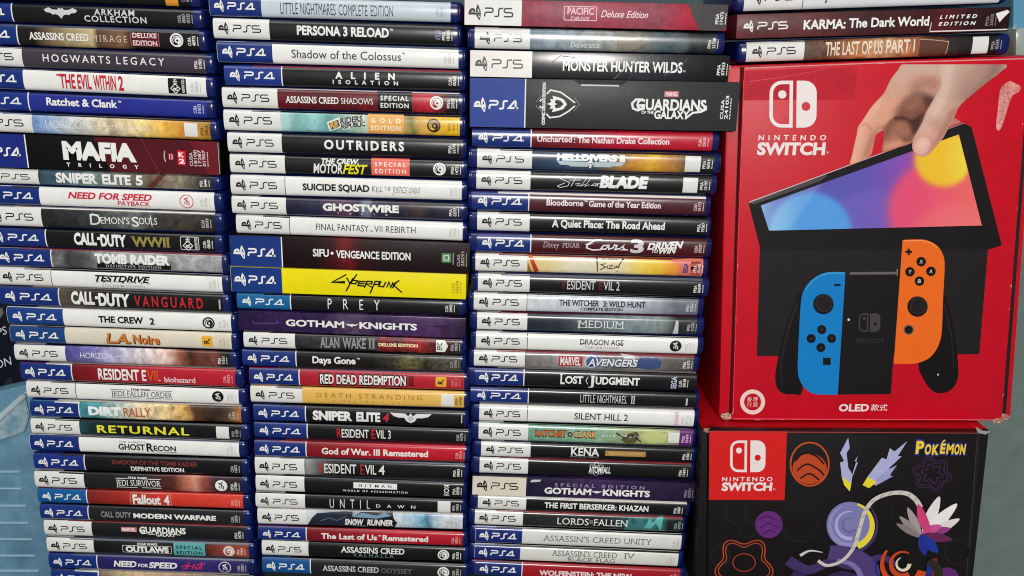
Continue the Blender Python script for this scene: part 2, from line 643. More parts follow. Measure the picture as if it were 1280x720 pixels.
    def item(s, it):
        k = it[0]
        h, X = s.h, s.X
        Z = lambda v: h * (.5 + v)
        if k == 't':
            _, body, x0, x1, v, cap, col = it[:7]
            kw = dict(it[7]) if len(it) > 7 else {}
            ly = kw.pop('ly', .00034)
            tilt = kw.pop('tilt', 0)
            sh = Shape().text(body, X(x0), X(x1), Z(v), cap * (h if s.slip else h * 1.09), **kw)
            if tilt:
                cx, cz = (X(x0) + X(x1)) / 2, Z(v)
                sh.xf(lambda p: (p[0], p[1] + (p[0] - cx) * tilt))
            s.put(sh, 'title_lettering', col, ly)
        elif k == 'r':
            _, x0, x1, v0, v1, col = it[:6]
            sl = it[6] if len(it) > 6 else 0
            nm = it[7] if len(it) > 7 else 'colour_block'
            a, b = max(Z(v0), .0002), min(Z(v1), h - .0002)
            sh = Shape().add([(X(x0), a), (X(x1), a), (X(x1) + sl * (b - a), b), (X(x0) + sl * (b - a), b)], [(0, 1, 2, 3)])
            s.put(sh, nm, col, .00022 if nm == 'colour_block' else .00028)
        elif k == 'fr':
            _, x0, x1, v0, v1, col, w = it[:7]
            sh = Shape().rrect(X(x0), Z(v0), X(x1), Z(v1), .0004, line=w)
            s.put(sh, 'frame_line', col, .0003)
        elif k == 'sw':
            sh = Shape()
            swirl(sh, X(it[1]), Z(it[3] if len(it) > 3 else 0), h * .335)
            s.put(sh, 'publisher_emblem', it[2], .0003)
        elif k == 'ea':
            _, cx, disc, fg, ring = it
            r = h * .33
            if disc:
                s.put(Shape().disc(X(cx), Z(0), r, 32), 'emblem_disc', disc, .00026)
            sh = Shape()
            if ring:
                sh.ring(X(cx), Z(0), r * 1.12, r * 1.0)
            q = lambda P: [(X(cx) + a * r, Z(0) + b * r) for a, b in P]
            sh.stroke(q([(-.28, -.45), (-.28, .0)]), r * .13)
            sh.stroke(q([(.02, -.5), (.02, .05)]), r * .13)
            sh.stroke(q([(.34, -.62), (.36, -.1), (-.36, .42), (.30, .62)]), r * .15)
            sh.stroke(q([(.08, .2), (.08, .55)]), r * .1)
            s.put(sh, 'publisher_emblem', fg, .00034)
        elif k == 'rs':
            r = h * .30
            x, z = X(it[1]), Z(0)
            s.put(Shape().rrect(x - r, z - r, x + r, z + r, r * .28), 'emblem_plate', (232, 172, 54), .00026)
            sh = Shape().text('R', z - r * .45, z + r * .35, x - r * .1, r * .95, b=.03, rot=1, sh=0)
            P = []
            for i in range(10):
                a = math.radians(36 * i)
                rr = r * (.24 if i % 2 else .1)
                P.append((x + r * .42 + rr * math.cos(a), z + r * .42 + rr * math.sin(a)))
            sh.poly(P)
            s.put(sh, 'publisher_emblem', (24, 16, 10), .00034)
        elif k == 'rat':
            x0, x1 = X(it[1]), X(it[2])
            z0, z1 = h * .12, h * .86
            w = x1 - x0
            if it[3]:
                s.put(Shape().rrect(x0, z0, x1, z1, .0006), 'rating_plate', (14, 14, 14), .00026)
            sh = Shape()
            if not it[3]:
                sh.rrect(x0, z0, x1, z1, .0012, line=.0004)
            cx, cz, r = x0 + w * .40, z0 + (z1 - z0) * .33, w * .29
            sh.poly([(cx - r, cz), (cx, cz - r), (cx + r, cz), (cx, cz + r)], [[(cx - r * .78, cz), (cx, cz + r * .78), (cx + r * .78, cz), (cx, cz - r * .78)]])
            sh.text('R', cz - r * .36, cz + r * .36, cx, r * .8, b=.03, rot=1)
            sh.text('18+', z0 + (z1 - z0) * .66, z0 + (z1 - z0) * .96, cx, r * .75, b=.02, rot=1)
            sh.text('RESTRICTED', z0 + (z1 - z0) * .08, z0 + (z1 - z0) * .93, x0 + w * .84, w * .14, b=.02, rot=1)
            s.put(sh, 'rating_mark', W_, .00034)
        elif k == 'sq':
            x0, x1 = X(it[1]), X(it[2])
            r = (x1 - x0) / 2
            z = Z(it[3] if len(it) > 3 else -.04)
            s.put(Shape().rect(x0, z - r * 1.02, x1, z + r * 1.02), 'blank_sticker', (226, 226, 220), .0003)
        elif k == 'code':
            _, x0, col, lines = it
            sh = Shape()
            z0, z1 = h * .25, h * .73
            x = X(x0)
            for i, ln_ in enumerate(lines):
                f = len(ln_) / 5.0
                sh.text(ln_, z0, z0 + (z1 - z0) * min(1.0, .84 + .16 * (f > .9)), x + .0019 + i * .0030, .0021, b=.018, rot=1)
            x += .0019 + len(lines) * .0030 - .0004
            for i in range(7):
                sh.rect(x - .0003, z0 + (z1 - z0) * (i / 7.6), x + .0003, z0 + (z1 - z0) * ((i + .72) / 7.6))
            s.put(sh, 'catalogue_code', col, .0003)
        elif k == 'poly':
            _, pts, col = it[:3]
            nm = it[3] if len(it) > 3 else 'picture_patch'
            ly = it[4] if len(it) > 4 else .00022
            s.put(Shape().poly([(X(a), Z(b)) for a, b in pts]), nm, col, ly)
        elif k == 'ln':
            _, lines, w, col = it[:4]
            nm = it[4] if len(it) > 4 else 'title_lettering'
            w2 = it[5] if len(it) > 5 else None
            if nm == 'title_lettering':
                sh = Shape()
                for P in lines:
                    sh.stroke([(X(a), Z(b)) for a, b in P], w * h, None if w2 is None else w2 * h)
                s.put(sh, nm, col, .00036)
            else:
                for P in lines:
                    s.put(Shape().stroke([(X(a), Z(b)) for a, b in P], w * h, None if w2 is None else w2 * h), nm, col, .00036)
        elif k == 'fn':
            it[1](s)

def B_(**k): return k
def banner(x0, x1, col, tc, w1, w2, edge=None, v0=-.42, v1=.45):
    out = [('r', x0, x1, v0, v1, col, 0, 'edition_banner')]
    if edge:
        out.append(('fr', x0 + .6, x1 - .6, v0 + .03, v1 - .03, edge, .00028))
    m = (x1 - x0) * .09
    out += [('t', w1, x0 + m, x1 - m, .17, .2, tc, B_(b=.02, asp=1.0)), ('t', w2, x0 + m, x1 - m, -.19, .2, tc, B_(b=.02, asp=1.0))]
    return out
# ------------------------------------------------------------------ the left stack
BLK = (20, 20, 22); GR = (196, 198, 196); CD = (150, 150, 146); RED = (196, 34, 56)
def T(body, x0, x1, v, cap, col=W_, **kw): return ('t', body, x0, x1, v, cap, col, kw)
def codes(x, *l, c=CD): return ('code', x, c, list(l))
RES = []

def stack(col, rows):
    C = COLS[col]
    for i, r in enumerate(rows):
        L, tR, pR, sR, tab, bg, label, items = r[:8]
        kw = dict(r[8]) if len(r) > 8 else {}
        if L is None:                      # the far end is outside the picture
            y = (yline(C[i], 100) + yline(C[i + 1], 100)) / 2
            L = sR - 171 * (1.705 - 0.00046 * (y - 360))
        RES.append(Case(C[i], C[i + 1], L, tR, pR, sR, tab, bg, items, label + ', ' + STACKNAME[col] if kw.pop('where', True) else label, 'games piled up in the ' + STACKNAME[col], **kw))

# the highest, cut by the picture's top edge, has its own top line
COLS['left'].insert(0, (50, -24, 240, -17))
COLS['left'].append((122, 757, 309, 763))
bat = [(-1, .55), (-.72, .95), (-.5, .62), (-.2, .55), (-.12, .95), (-.05, .78), (.05, .78), (.12, .95), (.2, .55), (.5, .62), (.72, .95), (1, .55), (.88, .1), (.62, .02), (.5, -.3), (.3, -.2), (.14, -.42), (0, -.98), (-.14, -.42), (-.3, -.2), (-.5, -.3), (-.62, .02), (-.88, .1)]
def at2(cx, hw, hv, P, v=0): return [(cx + a * hw, v + b * hv) for a, b in P]

stack('left', [
 (None, 4, 236, 250, '4', BLK, 'black case with orange badge, topmost and half cut off by the picture edge', [
   ('r', 205, 221, -.5, -.1, (222, 150, 52), 0, 'emblem_plate'), codes(224, 'CUSA', '00411')]),
 (None, 12, 239.5, 254, '4', BLK, 'black case with white bat emblem and two-line title', [
   ('poly', at2(74, 21, .30, bat, .05), (205, 206, 208), 'title_emblem', .0003),
   T('ARKHAM', 116, 166.5, .17, .27, (214, 214, 216), asp=1.1), T('COLLECTION', 103, 181, -.18, .28, (214, 214, 216), asp=1.1),
   codes(219, 'CUSA', '08607', '00135', c=(180, 180, 178))]),
 (None, 19, 247.5, 258, '4', None, 'black case with cream glow and framed red banner beside white swirl', [
   T('ASSASSINS CREED', 34, 109, -.02, .30, W_, se=True, b=.02), T('MIRAGE', 113, 157, -.04, .28, (205, 190, 170), se=True, b=0, asp=.85),
   *banner(161, 198, (92, 24, 30), (238, 215, 212), 'DELUXE', 'EDITION', (200, 130, 120), -.36, .3), ('sw', 219.5, W_, 0), codes(232, 'CUSA', '40975', c=W_)],
   B_(stops=[(-40, (22, 20, 20)), (40, (30, 26, 22)), (62, (120, 104, 78)), (112, (196, 178, 132)), (118, (92, 70, 56)), (150, (130, 96, 72)), (166, (38, 28, 26)), (180, (20, 18, 18)), (258, (20, 18, 18))], artkw=B_(warp=.02, mottle=.2))),
 (None, 27, 256.5, 268, '5', (66, 60, 70), 'plain dark grey case with thin spaced white capitals', [
   T('HOGWARTS', 53, 137, .02, .34, W_, asp=.95, b=.006), T('LEGACY', 145, 205, .02, .34, W_, asp=.95, b=.006), codes(241, 'PPSA', '01903', c=W_)]),
 (None, 28, 257, 269, '4', W_, 'white case with tall narrow red lettering and black rating label', [
   T('THE', 74, 93, 0, .6, RED, b=.02), T('EVIL', 96, 113, .0, .6, RED, b=.02), T('WITHIN', 116, 144, .0, .6, RED, b=.02), T('2', 147, 153.5, 0, .6, RED, b=.02), ('ln', [[(70, .29), (82, .29)]], .07, RED),
   ('rat', 209.5, 232, True), codes(236, 'CUSA', '06864', c=(196, 198, 194))]),
 (None, 33, 257, 268, '4', (40, 50, 140), 'royal blue case with bold white lettering', [
   T('Ratchet & Clank', 56, 145, .06, .34, W_, b=.025), T('TM', 146, 150, .19, .09), codes(239, 'CUSA', '01073', c=(210, 214, 236))], B_(tabc=(36, 50, 144))),
 (None, 40, 263, 274, '5', None, 'pale blue to golden yellow case with white square sticker', [
   T('HORIZON', 57, 112, .02, .36, (226, 232, 240), b=-.012, asp=.95), ('ln', [[(115, .0), (122, .0)], [(129, .0), (136, .0)]], .05, (236, 226, 205)), T('ZERO DAWN', 138, 188, -.02, .2, (245, 240, 228), b=-.008, asp=1),
   ('sq', 230.5, 247, .0), codes(249, 'PPSA', '03014', c=(70, 50, 16))],
   B_(stops=[(30, (92, 130, 196)), (58, (150, 176, 214)), (100, (206, 206, 196)), (128, (222, 208, 176)), (134, (176, 160, 130)), (150, (226, 208, 168)), (180, (238, 214, 140)), (200, (240, 190, 84)), (228, (206, 140, 60)), (246, (200, 150, 60)), (270, (150, 110, 40))], artkw=B_(mottle=.3))),
 (None, 32, 274, 275, '4', (16, 15, 17), 'thick black and dark red slipcase with heavy white capitals', [
   ('poly', [(118, .5), (272.5, .5), (272.5, -.5), (136, -.5)], (84, 17, 28), 'colour_block', .0002), ('poly', [(238, .48), (272, .48), (272, -.48), (258, -.48)], (108, 24, 36), 'colour_block', .00024),
   ('ln', [[(178, .5), (197, -.5)]], .012, (150, 60, 66), 'accent_line'),
   T('MAFIA', 78, 170, .07, .47, W_, b=.055), T('TRILOGY', 81, 171.5, -.345, .105, W_, b=.03, asp=1.1),
   ('r', 210, 216.5, -.1, .1, (150, 34, 44)), T('13', 211, 215.5, 0, .14, (240, 200, 200), b=.02), ('ln', [[(206, -.16), (204.8, .0), (206, .17)]], .03, (200, 190, 190), 'studio_mark'),
   ('poly', [(221, -.22), (231, -.25), (232, .18), (222, .21)], (214, 36, 50), 'publisher_emblem', .00028), ('t', 'K', 223, 230, .07, .13, W_, B_(b=.04)), ('t', '2', 223, 230, -.12, .13, W_, B_(b=.04)),
   codes(235, 'CUSA', '18100', '17287', '01907', c=(222, 200, 200)), ('ln', [[(273.3, -.46), (273.3, .46)]], .018, (190, 170, 170), 'film_edge')], B_(slip=True, tabc=(38, 44, 138))),
 (None, 46, 264, 276, '5', None, 'smoky teal case with heavy white capitals just below the thick slipcase', [
   T('SNIPER', 68, 120, .02, .54, W_, b=.04), T('ELITE', 126, 162, .02, .54, W_, b=.04), T('5', 168, 177, .02, .54, W_, b=.04), ('poly', [(180, -.5), (189, -.5), (206, .45), (199, .5)], (96, 48, 36)), codes(247, 'PPSA', '06444', c=W_)],
   B_(stops=[(30, (40, 62, 74)), (64, (70, 98, 110)), (110, (120, 142, 140)), (160, (112, 110, 96)), (190, (110, 92, 76)), (220, (150, 138, 118)), (245, (70, 66, 62)), (270, (44, 42, 42))], artkw=B_(mottle=.45))),
 (None, 48, 267, 279, '4', W_, 'white case with slanted red lettering and round red emblem', [
   T('NEED FOR SPEED', 84, 189, .13, .30, (204, 44, 66), sh=.25, b=.025), T('PAYBACK', 145, 186, -.22, .22, (204, 44, 66), sh=.15, b=.012, asp=1.1), ('ea', 232.5, None, (200, 60, 74), True), codes(248, 'CUSA', '05986', c=(196, 196, 190))]),
 (None, 51, 268, 280, '5', None, 'dark smoky grey case with ornate white serif title', [
   T('D', 112, 125, .0, .5, W_, se=True, b=.0), T('EMON\'S', 125, 161, -.03, .3, W_, se=True, b=.0), T('S', 164, 173, -.05, .44, W_, se=True, b=.01), T('OULS', 173, 196, .0, .3, W_, se=True, b=.0), ('ln', [[(112, .0), (115, .28), (124, .22)], [(188, .3), (189, -.28)]], .035, W_), codes(250, 'ECAS', '00018', c=GR)],
   B_(stops=[(40, (34, 36, 36)), (80, (46, 48, 48)), (120, (62, 64, 64)), (170, (110, 112, 112)), (195, (60, 60, 58)), (228, (70, 64, 56)), (270, (40, 38, 36))], artkw=B_(mottle=.5))),
 (None, 56, 268, 280, '4', BLK, 'black case with white and gold block lettering and outlined rating label', [
   T('CALL', 92, 120, .04, .54, W_, b=.045), ('r', 121, 124.5, .02, .18, W_, 0, 'title_mark'), T('DUTY', 125, 157, .0, .54, W_, b=.045), T('WWII', 163, 212, .0, .46, (150, 138, 76), b=.03, se=True), ('rat', 225, 248.5, False), codes(252, 'CUSA', '08630', c=W_)]),
 (None, 63, 277, 286, '4', None, 'misty grey case with white title over a black strip', [
   ('r', 119, 212, -.42, -.1, (18, 18, 18), .2), T('TOMB RAIDER', 118, 212, .1, .42, W_, b=.05), T('DEFINITIVE EDITION', 131, 200, -.29, .14, (190, 190, 190), b=.01, asp=1.1), codes(257, 'CUSA', '00107', c=(170, 172, 172))],
   B_(stops=[(55, (160, 160, 158)), (72, (96, 96, 96)), (84, (60, 60, 60)), (100, (78, 78, 78)), (118, (130, 130, 130)), (150, (176, 176, 174)), (215, (150, 150, 150)), (240, (176, 176, 176)), (280, (150, 150, 150))], artkw=B_(mottle=.4, warp=.12))),
 (None, 63, 277, 288, '5', W_, 'white case with slanted black capitals above small spaced lines', [
   T('TESTDRIVE', 118, 187, .1, .30, BLK, sh=.3, b=.03), T('UNLIMITED', 119, 186, -.1, .09, (60, 60, 60), b=.02, asp=1.2), T('SOLAR', 126, 147, -.3, .12, (160, 158, 150), asp=1.3, b=0), T('CROWN', 156, 179, -.3, .12, (160, 158, 150), asp=1.3, b=0), ('poly', at2(151, 3, .07, [(-1, .6), (1, .6), (.6, -.6), (0, -1), (-.6, -.6)], -.3), (170, 168, 160), 'title_emblem', .0003), codes(259, 'PPSA', '03801', c=(200, 200, 194))]),
 (None, 72, 278, 288, '4', None, 'black case with white block word followed by red spaced capitals', [
   T('CALL', 88, 117, .04, .56, W_, b=.045), ('r', 118, 121.5, .02, .18, W_, 0, 'title_mark'), T('DUTY', 122, 161, .0, .56, W_, b=.045), T('VANGUARD', 167, 253, .0, .5, (196, 42, 50), b=.015, asp=.62), ('ln', [[(274, -.28), (274, .25)]], .08, (190, 190, 186), 'catalogue_code')],
   B_(stops=[(60, (96, 82, 70)), (90, (82, 72, 64)), (120, (44, 40, 38)), (170, (22, 22, 22)), (280, (20, 20, 20))])),
 (None, 77.5, 288, 296, '4', W_, 'white case with bold black capitals and black swirl emblem', [
   T('THE CREW', 122, 178, .0, .32, BLK, b=.03), T('2', 186, 192, -.02, .32, BLK, b=.03), ('sw', 260, BLK, 0), codes(271, 'CUSA', '06645', c=(200, 200, 192))], B_(tabc=(36, 62, 146))),
 (None, 79, 288, 297, '4', (222, 214, 194), 'cream case with orange retro lettering and yellow badge', [
   T('L.A.', 131, 162, -.05, .5, (84, 50, 26), sh=.2, b=.035), T('Noire', 165, 198.5, -.05, .46, (84, 50, 26), b=.035), T('L.A.', 130, 161, -.01, .5, (212, 128, 58), sh=.2, b=.02, ly=.0004), T('Noire', 164, 197.5, -.01, .46, (212, 128, 58), b=.02, ly=.0004), ('ln', [[(131, -.28), (144, -.24)]], .05, (212, 128, 58)), ('rs', 257.5), codes(271, 'CUSA', '08677', c=(190, 182, 160))], B_(tabc=(36, 66, 138))),
 (16, 80, 287, 297, '5', None, 'violet to rusty brown case with thin white lettering', [
   T('HORIZON', 99, 139, .0, .32, (236, 236, 244), b=-.004), T('FORBIDDEN WEST', 166, 217, .0, .14, (226, 216, 220), b=0, asp=1.1), ('ln', [[(143, .0), (150, .0)], [(154, .0), (161, .0)]], .04, (220, 215, 230), 'title_mark'), codes(270, 'PPSA', '01521', c=W_)],
   B_(stops=[(76, (74, 66, 136)), (110, (120, 114, 178)), (140, (178, 176, 212)), (170, (226, 216, 222)), (205, (232, 200, 184)), (222, (160, 100, 80)), (236, (84, 46, 36)), (262, (120, 70, 60)), (276, (30, 24, 26)), (290, (34, 28, 26))], artkw=B_(mottle=.45, streak=.6))),
 (24, 88, 293, 304, '4', None, 'red case with white, orange and pink lettering in one line', [
   T('RESIDENT E', 121.5, 181.5, .02, .54, W_, b=.02), T('VII', 182.5, 197, .02, .54, (214, 84, 44), b=.02), ('r', 197.5, 199, -.27, -.2, W_, 0, 'title_mark'), T('biohazard', 204, 243, -.16, .28, (240, 196, 196), b=.02), codes(277, 'CUSA', '09473', c=(236, 170, 176))],
   B_(stops=[(85, (104, 18, 24)), (140, (150, 26, 40)), (200, (182, 34, 52)), (295, (190, 34, 52))], artkw=B_(mottle=.12))),
 (31, 92.5, 297, 308, '5', W_, 'white case with grey serif title between thin lines', [
   ('ln', [[(137, .22), (160, .22)], [(188, .22), (214, .22)], [(137, -.26), (174, -.26)], [(180, -.26), (214, -.26)]], .03, (90, 90, 90), 'title_mark'), T('STAR WARS', 162, 186.5, .25, .1, BLK, b=.03), T('JEDI', 137, 154, -.02, .3, (96, 96, 98), se=True, b=0), T('FALLEN', 157, 184, -.02, .3, (96, 96, 98), se=True, b=0), T('ORDER', 187, 214, -.02, .3, (96, 96, 98), se=True, b=0), ('ea', 271, BLK, W_, False), codes(281, 'PPSA', '02023', c=(204, 204, 198))]),
 (37, 98, 301, 311, '4', None, 'teal to sandy brown case with white and rust lettering', [
   T('DIRT', 110, 151, .02, .42, (236, 240, 240), b=.06), T('RALLY', 154, 188, .0, .5, (182, 92, 60), b=.01), codes(284, 'CUSA', '02853', c=(200, 190, 170))],
   B_(stops=[(95, (52, 132, 140)), (120, (78, 150, 156)), (150, (190, 204, 190)), (170, (236, 222, 186)), (205, (240, 212, 150)), (230, (216, 168, 96)), (240, (96, 66, 40)), (270, (52, 40, 32)), (285, (84, 66, 52)), (302, (170, 110, 56))], artkw=B_(mottle=.5))),
 (38, 99, 301, 312, '5', None, 'black case with wide yellow letters and white square sticker', [
   T('RETURNAL', 121, 236, .0, .42, (232, 226, 60), b=.02, asp=1.45), ('sq', 270, 286, 0), codes(288, 'PPSA', '01285', c=(170, 170, 170))],
   B_(stops=[(95, (30, 82, 88)), (112, (22, 52, 56)), (150, (16, 24, 26)), (305, (18, 19, 20))], artkw=B_(mottle=.4))),
 (36, 97.5, 298, 308, '4', W_, 'white case with small black title and thin underline at its end', [
   T('TOM CLANCY\'S', 148, 181, .28, .1, (70, 70, 70), b=0, asp=1.1), T('GHOST', 147, 180, -.02, .32, BLK, b=.02), T('R', 182, 191, -.01, .44, BLK, b=.02), T('ECON', 191, 219, -.04, .28, BLK, b=.02), ('ln', [[(195, -.27), (219, -.28)]], .03, BLK, 'title_mark'), codes(281, 'CUSA', '14405', c=(204, 204, 198))]),
 (42, 105, 302, 312, '4', (19, 19, 22), 'black case with dim red line above bold white line', [
   T('SHADOW OF THE TOMB RAIDER', 140, 247, .16, .22, (132, 58, 54), b=.015), T('DEFINITIVE EDITION', 163, 229.5, -.22, .24, W_, b=.025), codes(287, 'CUSA', '10872', c=GR)], B_(tabc=(38, 48, 140))),
 (43, 105, 302, 312, '5', None, 'dark case with reddish glow and white disc emblem', [
   ('ln', [[(145, .26), (159, .26)], [(185, .26), (201, .26)], [(145, -.27), (171, -.27)], [(177, -.27), (201, -.27)]], .035, W_, 'title_mark'), T('STAR WARS', 160, 184, .3, .1, W_, b=.03), T('JEDI', 145, 160, -.0, .32, W_, se=True, b=0), T('SURVIVOR', 163, 201, -.0, .32, W_, se=True, b=0), ('ea', 276.5, W_, BLK, False), codes(287, 'PPSA', '07784', c=W_)],
   B_(stops=[(100, (30, 32, 36)), (180, (46, 40, 40)), (218, (92, 42, 36)), (236, (196, 120, 96)), (244, (212, 150, 124)), (254, (160, 84, 72)), (268, (74, 46, 52)), (305, (36, 34, 40))], artkw=B_(mottle=.25, warp=.03))),
 (46, 107, 303, 313, '4', None, 'bright orange red case with white title in a thin frame', [
   ('fr', 162, 213, -.38, .42, (240, 214, 206), .0002), T('Fallout', 165, 200, -.0, .54, W_, b=.035), T('4', 204, 211, .0, .54, W_, b=.03), codes(287, 'CUSA', '02557', c=(244, 180, 166))],
   B_(stops=[(104, (120, 40, 36)), (150, (160, 44, 36)), (200, (206, 58, 46)), (305, (224, 70, 56))], artkw=B_(mottle=.1), tabc=(24, 88, 170))),
 (49, 109, 303, 314, '4', (36, 37, 39), 'charcoal case with grey block word and wide white capitals', [
   T('CALL', 125.5, 141, .02, .32, (130, 130, 130), b=.04), T('DUTY', 144, 163.5, .02, .32, (130, 130, 130), b=.04), T('MODERN WARFARE', 166, 269.5, .0, .27, W_, b=.04), codes(287, 'CUSA', '23828', c=GR)], B_(tabc=(34, 52, 138))),
 (53, 113, 305, 315, '5', (30, 31, 33), 'black case with pink block and looping white two-line title', [
   ('r', 150, 169.5, -.03, .25, (206, 130, 130), 0, 'colour_block'), T('MARVEL', 151.5, 168, .11, .18, (250, 226, 224), b=.03), T('GUARDIANS', 173, 231, .12, .32, W_, b=.03), ('ln', [[(178, .12), (173.5, .05), (176, -.12), (182, -.08)]], .07, W_), T('GALAXY', 193, 218, -.17, .2, W_, b=.03), ('ln', [[(183, -.14), (192, -.14)]], .06, W_), ('ln', [[(215, -.1), (224, -.14)]], .05, W_), codes(291, 'PPSA', '03275', c=W_)]),
 (57, 116, 310, 319, '5', None, 'black and rust case with turquoise banner', [
   ('fr', 152, 213.5, -.3, .2, W_, .00035), T('STAR WARS', 171, 196, .3, .11, (230, 230, 230), b=.03), T('OUTLAWS', 156, 210, -.06, .32, W_, b=.055), *banner(216, 255.5, (96, 168, 168), (20, 34, 36), 'SPECIAL', 'EDITION'), ('sw', 285.5, (240, 226, 220), 0), codes(294, 'PPSA', '09261', c=(240, 200, 190))],
   B_(stops=[(112, (24, 24, 24)), (150, (32, 30, 30)), (180, (56, 50, 48)), (216, (38, 34, 34)), (254, (74, 44, 38)), (275, (140, 64, 50)), (312, (164, 76, 58))], artkw=B_(mottle=.3))),
 (60, 120, 310, 320, '4', None, 'deep purple case with slanted white lettering and hot pink script', [
   T('NEED', 141, 170, .02, .34, W_, sh=.2, b=.035), T('FOR', 171.5, 184, -.04, .2, W_, sh=.2, b=.03), T('SPEED', 185, 221, -.0, .34, W_, sh=.2, b=.035), ('ln', [[(226, -.05), (234, .12)], [(232, -.25), (236, .28)], [(239, -.2), (243, .2)], [(232, .0), (243, .05)], [(243, -.1), (246, .06), (244, -.18), (248, -.1), (250, .08), (249, -.15)], [(252, .3), (251, -.2)], [(228, -.22), (234, -.02)], [(246, .14), (256, .22)]], .055, (226, 50, 104)), ('ea', 280.5, None, W_, True), codes(295, 'CUSA', '15081', c=GR)],
   B_(stops=[(116, (44, 36, 96)), (180, (52, 44, 112)), (260, (56, 46, 110)), (312, (48, 42, 92))], artkw=B_(mottle=.15))),
 (63, 122, 310, 320, '4', None, 'lowest case with pale glowing artwork, mostly cut off by the picture edge', [],
   B_(stops=[(116, (60, 60, 70)), (160, (206, 180, 140)), (250, (150, 120, 100)), (312, (48, 42, 62))])),
])

